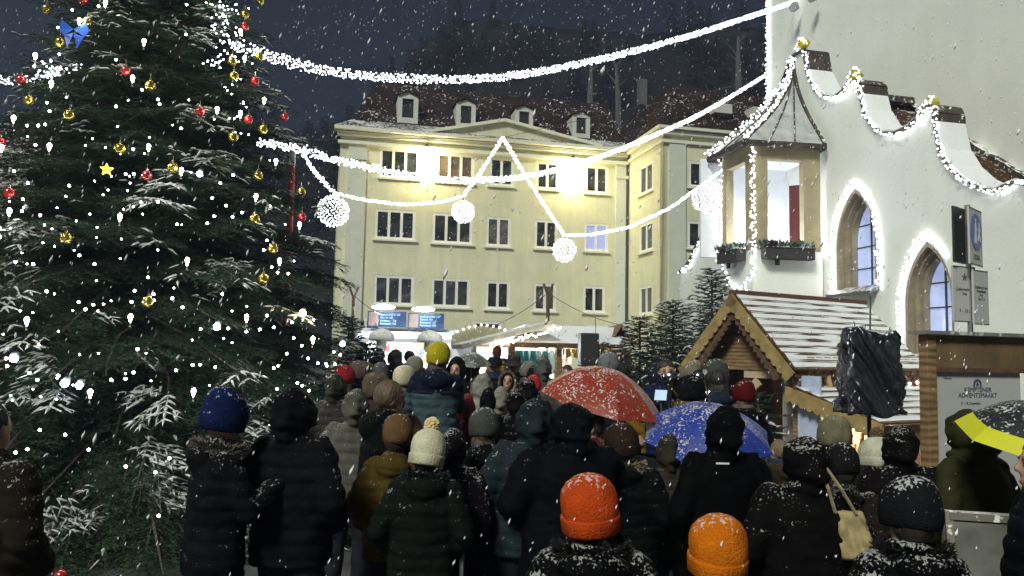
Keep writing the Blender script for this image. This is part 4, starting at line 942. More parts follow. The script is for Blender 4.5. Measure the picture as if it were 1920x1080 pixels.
# ================================================================== FIR TREES
m_needle = mat('fir_needles', (.014, .036, .011), .8, var=.5, scale=1.6)
m_needle2 = mat('blue_fir_needles', (.028, .055, .042), .7, var=.4, scale=2)
m_bark = mat('fir_bark', (.07, .05, .035), .9, var=.3, bump=.6)
m_tsnow = mat('snow_on_twigs', (.48, .49, .46), .8, var=.05)
def perp(d):
    up = np.array([0, 0, 1.0]); s_ = np.cross(d, up); s_ /= np.linalg.norm(s_) + 1e-9; return s_
def fir(root, H, R, Rexp, nb, seed, seg=.10, needles=14, nl=.032, nw=.0045, snow=.25, zmin=.3, m=None, twig_gap=.1, tilt=0.0, snow_fn=None, tip_boost=None, zexp=1.05):
    rnd = random.Random(seed); nr = np.random.RandomState(seed)
    P = []; D = []; SC = []; limbs = MB(); limbs.tube([(0, 0, 0), (0, 0, H * .5), (0, 0, H * .98)], [H * .016 + .02, H * .009 + .01, .012], 8)
    ga = rnd.random() * 6
    for k in range(nb):
        t = (k + rnd.random()) / nb; z0 = zmin + (H * .985 - zmin) * (t ** zexp)
        rr = R * max(.02, 1 - z0 / H) ** Rexp; L = rr * rnd.uniform(.78, 1.08) + .12; a = ga + k * 2.39996 + rnd.gauss(0, .2)
        if tip_boost: L += tip_boost(a, z0)
        o = np.array([math.cos(a), math.sin(a), 0]); s_ = np.array([-math.sin(a), math.cos(a), 0])
        drop = (.38 + .1 * math.sin(k * 1.7)) * (1 - z0 / H) + .04; rise = .25 + .5 * (z0 / H)
        def pos(u): return np.array([0, 0, z0]) + o * L * u + np.array([0, 0, L * (-drop * u + (rise * .55) * u * u - .16 * u ** 4)]) + s_ * L * .06 * math.sin(u * 3 + k)
        limbs.tube([pos(u) for u in (0, .33, .66, .97)], [.008 + L * .011, .006 + L * .007, .004 + L * .004, .003], 4, caps=False)
        def chain(p, d, ln, droop=.0):
            n = max(1, int(round(ln / seg)))
            for i in range(n):
                P.append(p.copy()); D.append(d.copy()); SC.append(rnd.uniform(.85, 1.15)); p = p + d * seg; d = d + np.array([0, 0, -droop]); d /= np.linalg.norm(d)
            return p, d
        # axis
        u = .30
        while u < 1:
            p = pos(u); d = pos(min(1, u + .02)) - pos(u - .001); d /= np.linalg.norm(d); P.append(p); D.append(d); SC.append(1); u += seg / L
        u = max(.12, .5 - .9 / L) if L > 1 else .12
        while u < .98:
            p = pos(u); d = pos(min(1, u + .02)) - pos(u - .001); d /= np.linalg.norm(d)
            lt = min(.42 * L * (1 - u) ** .75 + .10, .62) * rnd.uniform(.75, 1.15)
            for sg in (-1, 1):
                dd = d * .62 + s_ * sg * .78 + np.array([0, 0, rnd.uniform(-.42, .10)]); dd /= np.linalg.norm(dd)
                chain(p, dd, lt, .05)
                if lt > 2.2 * seg:
                    v = seg * 1.0
                    while v < lt - seg * .3:
                        for sg2 in (-1, 1):
                            if rnd.random() < .8:
                                d2 = dd * .66 + np.cross(dd, [0, 0, 1]) * sg2 * .7 + np.array([0, 0, rnd.uniform(-.35, .12)]); d2 /= np.linalg.norm(d2)
                                chain(p + dd * v, d2, max(seg, (lt - v) * .55))
                        v += seg * 1.1
            u += twig_gap * rnd.uniform(.8, 1.25) / L
    P = np.array(P); D = np.array(D); SC = np.array(SC); n = len(P)
    S1 = np.cross(D, [0, 0, 1.0]); S1 /= (np.linalg.norm(S1, axis=1, keepdims=True) + 1e-9); U1 = np.cross(S1, D)
    V = np.zeros((n, needles, 3, 3), dtype=np.float32)
    for j in range(needles):
        t = (j + nr.rand(n)) / needles; ang = (nr.rand(n) * 1.5 - .25) * math.pi   # mostly sides and top
        side = S1 * np.cos(ang)[:, None] + U1 * (np.abs(np.sin(ang)) * .75 - .12)[:, None]
        nd = D * .75 + side; nd /= np.linalg.norm(nd, axis=1, keepdims=True)
        b_ = P + D * (t * seg)[:, None]; wv = np.cross(nd, nr.randn(n, 3)); wv /= np.linalg.norm(wv, axis=1, keepdims=True)
        V[:, j, 0] = b_ - wv * nw / 2; V[:, j, 1] = b_ + wv * nw / 2; V[:, j, 2] = b_ + nd * (nl * SC)[:, None]
    V = V.reshape(-1, 3); F = np.arange(len(V), dtype=np.int32).reshape(-1, 3)
    limbs.build('trunk', m_bark, root, True)
    link('crown', raw_mesh('crown', V, F, 3), root, m or m_needle)
    # snow lying along the twigs
    if snow > 0:
        keep = []
        for i in range(n):
            p = P[i]; rr = math.hypot(p[0], p[1]) / max(.2, R * max(.05, 1 - p[2] / H) ** Rexp)
            nz_ = noise.noise((p[0] * 1.6, p[1] * 1.6, p[2] * 1.3 + seed)); sc = snow * (snow_fn(p) if snow_fn else 1)
            if rr > .62 and nz_ + (rr - .8) * .5 > .32 - sc and rnd.random() < .5 + sc: keep.append(i)
        if keep:
            keep = np.array(keep); q = P[keep] + U1[keep] * (.006 + nl * .25); d = D[keep] * seg * .62; s_ = S1[keep] * (.011 + nl * .22); u_ = U1[keep] * nl * .45
            fat = (.45 + nr.rand(len(keep)) * .85)[:, None]
            vs = np.stack([q - d * .35, q + s_ * fat, q + d * .6 + s_ * fat * .8, q + d * 1.9, q + d * .6 - s_ * fat * .8, q - s_ * fat, q + d * .25 + u_ * fat, q + d * 1.2 + u_ * fat * .8], 1)
            ff = np.array([(0, 6, 5), (0, 1, 6), (1, 2, 7), (1, 7, 6), (2, 3, 7), (3, 4, 7), (4, 5, 6), (4, 6, 7), (0, 5, 4), (0, 4, 1), (1, 4, 2), (2, 4, 3)])
            F = (ff[None] + (np.arange(len(keep)) * 8)[:, None, None]).reshape(-1, 3)
            link('snow_cover', raw_mesh('snow', vs.reshape(-1, 3), F, 3), root, m_tsnow, True)
    return P
TX = (272 - 960) / FPX * 10.2; TY = 10.2; tb = Vector((TX, TY, gz(TY)))
tree = empty('christmas_tree', tb, 0, 'huge decorated Christmas tree with lights, baubles and snowy boughs on the left', 'christmas tree')
TH = 9.9; TR = 3.9; TE = 1.12
def sn(p): return 1.3 if p[2] < 1.5 else (.7 if p[2] < 2.4 else (.6 if (p[0] > .8 or p[2] < 4) else .0))
def boost(a, z):   # longer low boughs towards the viewer
    return (.75 if z < 1.3 and math.cos(a + 1.35) > .45 else 0)
TP = fir(tree, TH, TR, TE, 740, 4, seg=.10, needles=13, nl=.036, nw=.0065, snow=.13, zmin=.25, twig_gap=.105, zexp=1.42, snow_fn=sn, tip_boost=boost)
def t_rad(z): return TR * max(.02, 1 - z / TH) ** TE
def on_tree(px, py, inset=.0):
    d = ray(px, py); best = None; bd = 9
    for k in range(500):
        t = 5.0 + k * .02; p = CAM + d * (t / d.y) - tb; r = math.hypot(p.x, p.y); e = r - (t_rad(p.z) * .96 - inset)
        if e <= 0: return p + tb
        if e < bd: bd = e; best = p + tb
    return best

# ---- decorations hanging on it
red = [(163, 3), (463, 52), (242, 135), (482, 155), (48, 152), (470, 226), (537, 221), (282, 330), (10, 268), (569, 407), (380, 211), (27, 362), (125, 1072)]
gold = [(95, 20), (171, 45), (120, 82), (491, 5), (463, 30), (440, 117), (288, 162), (490, 109), (443, 145), (138, 218), (62, 190), (232, 280), (442, 258), (497, 244), (330, 315), (133, 446), (482, 410), (516, 465), (498, 521), (285, 564), (568, 360), (488, 330)]
candles = [(204, 15), (276, 87), (74, 113), (455, 67), (463, 117), (255, 155), (104, 165), (499, 195), (412, 213), (455, 220), (34, 230), (101, 282), (285, 283), (12, 285), (346, 327), (521, 309), (27, 403), (232, 413), (357, 495), (565, 427), (528, 495), (60, 606), (252, 600), (467, 600), (590, 640), (484, 375), (178, 740), (369, 738), (156, 48)]
m_red = mat('red_bauble_glass', (.42, .015, .015), .15, var=.1, spec=.8, coat=.6); m_go = mat('gold_bauble_glass', (.62, .50, .10), .18, metal=.85, var=.15)
def bauble_proto(name, m, r):
    e = empty(name); bm = MB(); bm.ell((0, 0, -r - .02), (r, r, r * 1.03), 16); bm.build('globe', m, e, True)
    bm = MB(); bm.lathe([(.012, -.025), (.012, .0), (.004, .004)], n=8); bm.tube([(0, 0, .0), (0, 0, .05)], .002, 4); bm.build('cap', mat('bauble_cap', (.5, .45, .3), .3, metal=1), e); return e
def copy_tree(o, parent=None):
    c_ = o.copy(); COL.objects.link(c_); c_.parent = parent
    for h_ in [x for x in o.children]: copy_tree(h_, c_)
    return c_
def place_many(proto, pts, base, cat, group, inset=0, dz=0):
    order = sorted(range(len(pts)), key=lambda i: pts[i][0])
    for n_, i in enumerate(order):
        o = proto if n_ == 0 else copy_tree(proto)
        o.location = on_tree(*pts[i], inset) + Vector((0, -.08, dz)); tag(o, base % NUM[n_], cat, group)
place_many(bauble_proto('bauble', m_red, .053), red, 'red glass bauble, %s from the left on the big tree', 'bauble', 'red baubles on the christmas tree', dz=.06)
place_many(bauble_proto('bauble', m_go, .055), gold, 'gold bauble, %s from the left on the big tree', 'bauble', 'gold baubles on the christmas tree', dz=.06)
cp = empty('candle_light'); b = MB(); b.lathe([(.008, -.07), (.009, -.03)], n=8); b.lathe([(.016, -.08), (.012, -.07)], n=8); b.build('holder', mat('candle_holder', (.25, .25, .2), .4), cp)
b = MB(); b.lathe([(.006, -.035), (.012, -.01), (.022, .02), (.025, .038), (.018, .055), (.003, .065)], n=10); b.build('flame_bulb', mat('candle_flame_led', (.9, .85, .8), .4, emit=(1.0, .90, .78), estr=28, var=0), cp, True); cp.scale = (.8, .8, .85)
place_many(cp, candles, 'candle shaped white light, %s from the left on the big tree', 'candle light', 'candle lights on the christmas tree', -.1)
# fairy lights on one long string
rnd = random.Random(12); fairy = []
spec = [(58, 345), (135, 350), (300, 380), (269, 381), (336, 422), (35, 492), (68, 496), (6, 430), (6, 446), (182, 496), (154, 480), (257, 546), (292, 552), (282, 521), (327, 560), (346, 577), (93, 547), (180, 572), (153, 567), (20, 686), (61, 699), (76, 712), (115, 704), (18, 672), (214, 712), (240, 710), (255, 698), (334, 694), (365, 684), (379, 684), (407, 688), (431, 616), (380, 617), (392, 420), (405, 407), (439, 408), (457, 400), (427, 387), (401, 373), (497, 470), (503, 452), (512, 502), (523, 512), (543, 514), (465, 622), (490, 618), (516, 614), (503, 592), (420, 552), (352, 68), (353, 12), (222, 115), (270, 171), (300, 189), (303, 198), (222, 202), (254, 282), (230, 290), (343, 243), (81, 405), (116, 105), (100, 117), (140, 22), (189, 15), (113, 55), (93, 195), (98, 211), (77, 238), (56, 238), (90, 236), (32, 323), (240, 328), (255, 328), (416, 345), (440, 330), (516, 690), (524, 686), (615, 686), (613, 682), (630, 683), (598, 681), (640, 665), (628, 660), (560, 718), (569, 723), (582, 732), (522, 729), (128, 814), (81, 805), (36, 847), (58, 841), (172, 842), (241, 873), (322, 858), (302, 965), (296, 884), (510, 795), (550, 605), (553, 634), (590, 600), (568, 648), (580, 672), (540, 663)]
for p in spec: fairy.append(on_tree(*p, .02))
for k in range(90): fairy.append(on_tree(rnd.uniform(0, 640) * (.4 + .6 * rnd.random()) + 10, rnd.uniform(180, 760), .05))
for k in range(110):   # the denser edges
    s_ = rnd.random()
    if s_ < .62: px, py = rnd.gauss(415, 16) + rnd.random() * 20, rnd.uniform(0, 130)
    elif s_ < .8: px, py = rnd.uniform(60, 130), rnd.gauss(130, 8)
    else: px, py = rnd.gauss(440, 18), rnd.uniform(150, 260)
    fairy.append(on_tree(px, py, -.02))
fl = empty('fairy_lights', tb, 0, 'string of small white fairy lights wound through the big tree', 'string lights')
MB().tube([p - tb for p in sorted(fairy, key=lambda q: q.z)[:3]], .002, 4).build('cable', WIRE, fl)
bulbs(fl, [p - tb + Vector((0, -.05, 0)) for p in fairy[:110]], .0135, mat('fairy_led', (.9, .9, .95), .4, emit=(.93, .96, 1), estr=22, var=0), tb)
bulbs(fl, [p - tb + Vector((0, -.05, 0)) for p in fairy[110:]], .0085, MATS['fairy_led'], tb, cap=0)
for (px, py, col, nm, r_, lb) in [(381, 330, (.55, .6, 1), 'blue_white', .03, 'bluish spotlight above the middle of the tree'), (414, 613, (.7, .82, 1), 'cool_white', .034, 'bright cool spotlight right of centre, low on the tree'), (133, 718, (.5, .6, 1), 'blue_white', .034, 'brightest bluish spotlight at the lower left of the tree'),
                             (160, 722, (.7, .8, 1), 'cool_white', .03, 'small cool spotlight beside the brightest bluish one'), (39, 672, (.75, .9, .95), 'cool_white', .034, 'cool spotlight at the left frame edge of the tree'), (572, 588, (1, .65, .25), 'amber', .036, 'amber lamp at the right edge of the tree'), (646, 645, (.25, .35, 1), 'deep_blue', .03, 'deep blue lamp at the right tips of the lower boughs')]:
    p = on_tree(px, py, -.05); r = empty('spot_bulb', p + Vector((0, -.1, 0)), 0, lb, 'tree lamp')
    b = MB(); b.ell((0, 0, 0), (r_, r_, r_), 10); b.build('lens', mat(nm + '_lamp', (.9, .9, .9), .4, emit=col, estr=45, var=0), r, True)
    b = MB(); b.lathe([(.03, 0), (.03, .05), (.01, .06)], (0, .03, 0), 8); b.build('socket', WIRE, r)
# yellow star and blue ribbon
p = on_tree(200, 318, -.1); r = empty('star_ornament', p, .3, 'glowing yellow star ornament left of the centre of the tree', 'ornament')
st = [((.065 if i % 2 == 0 else .03) * math.sin(i * math.pi / 5), (.065 if i % 2 == 0 else .03) * math.cos(i * math.pi / 5)) for i in range(10)]
MB().prism(st[::-1], -.02, .02).build('star', mat('yellow_star', (.8, .6, .05), .4, emit=(1, .75, .08), estr=.9), r)
p = on_tree(138, 55, -.1); r = empty('ribbon_bow', p, .2, 'blue ribbon bow high on the left side of the tree', 'ribbon')
b = MB()
for s_ in (-1, 1): b.add([(0, 0, 0), (s_ * .12, -.02, .09), (s_ * .16, .02, .0), (s_ * .10, .02, -.07), (s_ * .05, -.01, -.22), (s_ * .0, 0, -.04)], [(0, 1, 2, 3), (5, 3, 4)])
b.build('bow', mat('blue_ribbon', (.03, .12, .6), .4), r)

# ---- smaller fir trees
def small_fir(px, base_y, top_py, R, seed, label, snow=.22, m=None, seg=.14, nb=150, group='fir trees between the stalls'):
    p = at_y(px, top_py, base_y); H = p.z - gz(base_y); r = empty('fir_tree', (p.x, p.y, gz(base_y)), 0, label, 'fir tree', group)
    fir(r, H, R, .95, nb, seed, seg=seg, needles=14, nl=.055, nw=.015, snow=snow, zmin=.2, m=m, twig_gap=.16)
small_fir(1335, 15.9, 500, 1.35, 21, 'tallest fir tree standing between the church bay and the wooden hut', m=m_needle2, nb=190)
small_fir(1262, 15.0, 560, 1.4, 22, 'bushy snowy fir tree left of the wooden hut gable', m=m_needle2, snow=.2, nb=190)
small_fir(1200, 15.2, 590, 1.15, 23, 'low fir tree behind the two men facing the camera', m=m_needle2, snow=.3)
small_fir(1128, 14.8, 640, .45, 24, 'small fir tree beside the dark loudspeaker box', snow=.15, nb=60)
small_fir(655, 15.5, 592, .8, 25, 'dark fir tree at the left of the lit menu boards', snow=.25)
small_fir(688, 13.5, 640, .8, 26, 'broad low fir tree right of the big decorated tree', snow=.3)
small_fir(1422, 9.4, 735, .42, 27, 'small green fir tree by the hut porch, right of the blue umbrella', snow=.05, nb=60, m=m_needle)

# ---- trees on the hillside
pe = empty('hillside_tree'); fir(pe, 9, 2.2, .9, 42, 31, seg=.8, needles=12, nl=.42, nw=.10, snow=0, zmin=.8, m=mat('night_conifer', (.010, .012, .009), .9, var=.4), twig_gap=.8)
rnd = random.Random(44); first = True
def hill_pt(px, t):
    top = at_y(px, float(np.interp(px, [p[0] for p in prof], [p[1] for p in prof])), YH); y = 62 + (YH - 62) * t
    return top.x * (.75 + .25 * t), y, 1 + (top.z - 1) * (t ** .85)
def ht(px, t, s_):
    global first
    o = pe if first else copy_tree(pe); first = False
    x, y, z = hill_pt(px, t); o.location = (x, y, z - .6); o.scale = (s_, s_, s_); o.rotation_euler = (0, 0, rnd.random() * 6)
    tag(o, 'dark conifer on the wooded night hillside above the roofs', 'tree', 'dark trees on the hillside')
for px in (715, 738, 742, 860, 925, 1100, 1110, 1265, 1290, 1312, 1330, 1395): ht(px + rnd.uniform(-6, 6), .95, rnd.uniform(.35, .6))
for k in range(110): ht(rnd.uniform(440, 1500), rnd.uniform(.3, .86), rnd.uniform(.35, .75))
# leafless pale trunks
for i, (px, pb, pt) in enumerate(((1160, 205, 120), (1385, 150, 70), (1107, 180, 110))):
    a = at_y(px, pb, 66); t_ = at_y(px + rnd.uniform(-6, 6), pt, 66); o = MB(); o.tube([(0, 0, -6), (0, 0, 0), (t_.x - a.x, 0, t_.z - a.z)], [.35, .3, .12], 7)
    for k in range(6): f_ = rnd.uniform(.4, 1); q = Vector((t_.x - a.x, 0, t_.z - a.z)) * f_; o.tube([q, q + Vector((rnd.uniform(-1.2, 1.2), 0, rnd.uniform(.6, 1.6)))], .07, 4, .02)
    ob = o.build('bare_tree', mat('pale_bark', (.09, .09, .085), .9)); ob.location = a; tag(ob, ['pale bare tree trunk above the middle of the long roof', 'pale bare tree trunk beside the church corner', 'pale bare tree trunk left of the middle one'][i], 'tree', 'bare trees on the hillside')

# ================================================================== PEOPLE
def taper(mb, pts, rs, n=12):
    for i in range(len(pts) - 1):
        a, b_ = Vector(pts[i]), Vector(pts[i + 1]); mb.tube([a, b_], rs[i], n, rs[i + 1])
    for p, r in zip(pts, rs): mb.ell(p, (r, r, r), 10)
def loft(mb, rings, n=20):
    vs = []; fs = []
    for (z, rx, ry, y) in rings:
        for j in range(n):
            a = 2 * math.pi * j / n; c_, s_ = math.cos(a), math.sin(a); e = .85
            vs.append((rx * math.copysign(abs(c_) ** e, c_), y + ry * math.copysign(abs(s_) ** e, s_), z))
    k = len(rings)
    for i in range(k - 1):
        for j in range(n): a = i * n + j; b = i * n + (j + 1) % n; fs.append((a, b, b + n, a + n))
    fs += [tuple(range(n - 1, -1, -1)), tuple(range((k - 1) * n, k * n))]; mb.add(vs, fs)
def remesh(mb, voxel, smooth_it=4, fac=.5):
    me = mb.mesh('tmp'); o = bpy.data.objects.new('tmp', me); COL.objects.link(o)
    md = o.modifiers.new('r', 'REMESH'); md.mode = 'VOXEL'; md.voxel_size = voxel
    if smooth_it: ms = o.modifiers.new('s', 'SMOOTH'); ms.iterations = smooth_it; ms.factor = fac
    dg = bpy.context.evaluated_depsgraph_get(); dg.update()
    out = bpy.data.meshes.new_from_object(o.evaluated_get(dg), preserve_all_data_layers=False, depsgraph=dg)
    bpy.data.objects.remove(o); bpy.data.meshes.remove(me); out.shade_smooth(); return out
def mirror(p): return (-p[0], p[1], p[2])
ARMS = {'down': ([(.185, 0, 1.43), (.265, -.03, 1.17), (.265, .05, .93)], (.26, .08, .86)),
        'pocket': ([(.185, 0, 1.43), (.285, -.07, 1.18), (.215, .10, 1.02)], (.17, .14, .98)),
        'phone': ([(.185, 0, 1.43), (.235, .12, 1.19), (.10, .33, 1.34)], (.06, .40, 1.40)),
        'up': ([(.185, 0, 1.43), (.25, .20, 1.27), (.17, .30, 1.46)], (.14, .31, 1.54)),
        'side': ([(.185, 0, 1.43), (.30, .00, 1.18), (.30, .16, 1.02)], (.30, .24, 1.01))}
POSE = {'down': ('down', 'down'), 'pocket': ('pocket', 'pocket'), 'phone': ('phone', 'phone'), 'hold': ('up', 'pocket'), 'side': ('side', 'pocket'), 'sit': ('phone', 'phone')}
def arm(p, side):
    pts, h = ARMS[POSE[p][0 if side > 0 else 1]]
    if side < 0: pts = [mirror(q) for q in pts]; h = mirror(h)
    return pts, h
def legs(p):
    if p == 'sit': return [(.09, 0, .93), (.17, .36, .95), (.16, .34, .58), (.16, .44, .53)]
    return [(.09, 0, .92), (.105, .02, .50), (.105, -.03, .09), (.12, .12, .045)]
_cache = {}
def body_mesh(pose):
    k = ('body', pose)
    if k in _cache: return _cache[k]
    mb = MB()
    loft(mb, [(.86, .14, .10, 0), (.95, .165, .115, 0), (1.08, .145, .10, 0), (1.25, .165, .11, 0), (1.40, .175, .10, 0), (1.46, .10, .07, 0)])
    taper(mb, [(0, -.01, 1.42), (0, .0, 1.56)], [.062, .055])
    mb.ell((0, -.005, 1.655), (.077, .095, .098), 20); mb.ell((0, .02, 1.60), (.060, .072, .082), 16); mb.ell((0, .055, 1.555), (.03, .03, .025), 10)
    mb.ell((0, .098, 1.625), (.011, .020, .018), 8); mb.tube([(0, .085, 1.665), (0, .108, 1.622)], .008, 6, .013); mb.ell((0, .088, 1.575), (.022, .012, .008), 8)
    for s_ in (-1, 1):
        mb.ell((s_ * .079, -.005, 1.635), (.010, .02, .033), 8); mb.ell((s_ * .03, .083, 1.648), (.013, .010, .009), 8); mb.ell((s_ * .03, .086, 1.667), (.02, .010, .005), 8)
        pts, h = arm(pose, s_); taper(mb, pts, [.055, .043, .029])
        wv = Vector(pts[-1]); hv_ = Vector(h); d = (hv_ - wv).normalized(); sd = d.cross(Vector((0, 0, 1)));
        sd = sd.normalized() if sd.length > .1 else Vector((1, 0, 0)); nn = sd.cross(d)
        q = d.to_track_quat('Z', 'Y').to_matrix(); c_ = wv + d * .045; mb.bar(wv, wv + d * .085, .078, .03, up=nn)
        for f in range(4):
            b0 = wv + d * .08 + sd * (f - 1.5) * .021; ln = (.062, .074, .070, .055)[f]; b1 = b0 + d * ln * .5 - nn * .006; b2 = b1 + d * ln * .32 - nn * .022; b3 = b2 + d * ln * .1 - nn * .02
            taper(mb, [b0, b1, b2, b3], [.0095, .009, .0085, .008], 8)
        ts = -s_ * (1 if pose != 'down' else 1); t0 = wv + d * .03 + sd * .036 * ts; t1 = t0 + d * .03 + sd * .028 * ts - nn * .01; t2 = t1 + d * .03 + sd * .006 * ts - nn * .008; taper(mb, [t0, t1, t2], [.013, .011, .0095], 8)
        L = [(s_ * q_[0], q_[1], q_[2]) for q_ in legs(pose)]; taper(mb, L[:3], [.085, .058, .042]); taper(mb, L[2:], [.042, .035])
    me = remesh(mb, .0085, 2, .4)
    for m_ in ('skin', 'lips', 'eye', 'brow'): me.materials.append(SK[m_])
    mi = []
    for p in me.polygons:
        c_ = p.center; v = 0
        if c_.y > .07 and 1.5 < c_.z < 1.7:
            if abs(c_.z - 1.575) < .008 and abs(c_.x) < .024: v = 1
            elif abs(c_.z - 1.648) < .007 and abs(abs(c_.x) - .03) < .012: v = 2
            elif abs(c_.z - 1.668) < .006 and abs(abs(c_.x) - .032) < .019: v = 3
        mi.append(v)
    me.polygons.foreach_set('material_index', mi); _cache[k] = me; return me
SK = {'skin': mat('skin', (.42, .25, .18), .55, var=.08, scale=9), 'lips': mat('lips', (.35, .12, .10), .5), 'eye': mat('eye', (.05, .04, .035), .15), 'brow': mat('brow', (.10, .06, .04), .8)}
def jacket_mesh(pose, style, hood):
    k = ('jacket', pose, style, hood)
    if k in _cache: return _cache[k]
    mb = MB(); hem = {'puffer': .80, 'coat': .50, 'long': .36}[style]
    R0 = [(hem, .215 if style == 'puffer' else .25, .16 if style == 'puffer' else .19, 0)]
    if style != 'puffer': R0.append((.80, .225, .165, 0))
    if pose == 'sit': R0 = [(.84, .20, .17, 0)]
    R0 += [(.93, .225, .165, 0), (1.08, .212, .155, 0), (1.22, .218, .155, -.005), (1.34, .222, .15, -.01), (1.42, .19, .13, -.01), (1.475, .13, .105, -.01), (1.53, .085, .085, 0)]
    loft(mb, R0)
    for s_ in (-1, 1):
        pts, h = arm(pose, s_); taper(mb, [(s_ * .165, -.005, 1.425)] + [tuple(Vector(pts[1]))] + [pts[2]], [.092, .072, .056])
    if hood == 'up':
        mb.ell((0, -.015, 1.65), (.112, .138, .142), 18); mb.ell((0, -.02, 1.53), (.092, .10, .10), 14); mb.ell((0, -.10, 1.585), (.075, .075, .10), 12); mb.ell((0, -.02, 1.47), (.14, .12, .05), 12)
    elif hood == 'down': mb.ell((0, -.115, 1.47), (.145, .085, .085), 14); mb.ell((0, -.02, 1.52), (.105, .11, .06), 14)
    else: mb.lathe([(.10, 1.48), (.098, 1.56), (.08, 1.575)], n=16)
    me = remesh(mb, .0135, 9, .6)
    co = np.zeros(len(me.vertices) * 3, dtype=np.float32); me.vertices.foreach_get('co', co); co = co.reshape(-1, 3)
    no = np.array([v.normal[:] for v in me.vertices]); sd_ = hash(k[1:]) % 7
    sd_ = len(_cache) * 3.1
    for i in range(len(co)):
        x, y, z = co[i]
        f = noise.noise((x * 5 + sd_, y * 5, z * 4)) * .022 + abs(noise.noise((x * 9, y * 9 + sd_, z * 14))) * .014
        if hood == 'up' and z > 1.5: f += .016 * noise.noise((x * 14, y * 14 + sd_, z * 22)) + .010 * math.sin(z * 60 + 4 * noise.noise((x * 5, y * 5, sd_)))* (z < 1.6)
        if style == 'puffer' and z < 1.47: f += .011 * abs(math.sin(math.pi * (z + .012 * noise.noise((x * 6, y * 6, sd_))) / .085)) ** .6 - .008
        if style != 'puffer' and z < .85: f += .018 * math.sin(math.atan2(y, x) * 7 + sd_) * (.85 - z) / .4
        co[i] += no[i] * f
    me.vertices.foreach_set('co', co.ravel()); me.update()
    if hood == 'up':
        bm = bmesh.new(); bm.from_mesh(me)
        dl = [f for f in bm.faces if ((f.calc_center_median().x / .078) ** 2 + ((f.calc_center_median().y - .13) / .10) ** 2 + ((f.calc_center_median().z - 1.625) / .112) ** 2) < 1]
        bmesh.ops.delete(bm, geom=dl, context='FACES'); bm.to_mesh(me); bm.free(); me.shade_smooth()
    _cache[k] = me; return me
def cut_face(me, zlow=1.56):
    bm = bmesh.new(); bm.from_mesh(me)
    dl = [f for f in bm.faces if (lambda c_: (c_.y > .03 and c_.z < 1.70 + max(0, .02 - abs(c_.x))) or (c_.y > -.012 and c_.z < 1.655))(f.calc_center_median())]
    bmesh.ops.delete(bm, geom=dl, context='FACES'); bm.to_mesh(me); bm.free(); return me
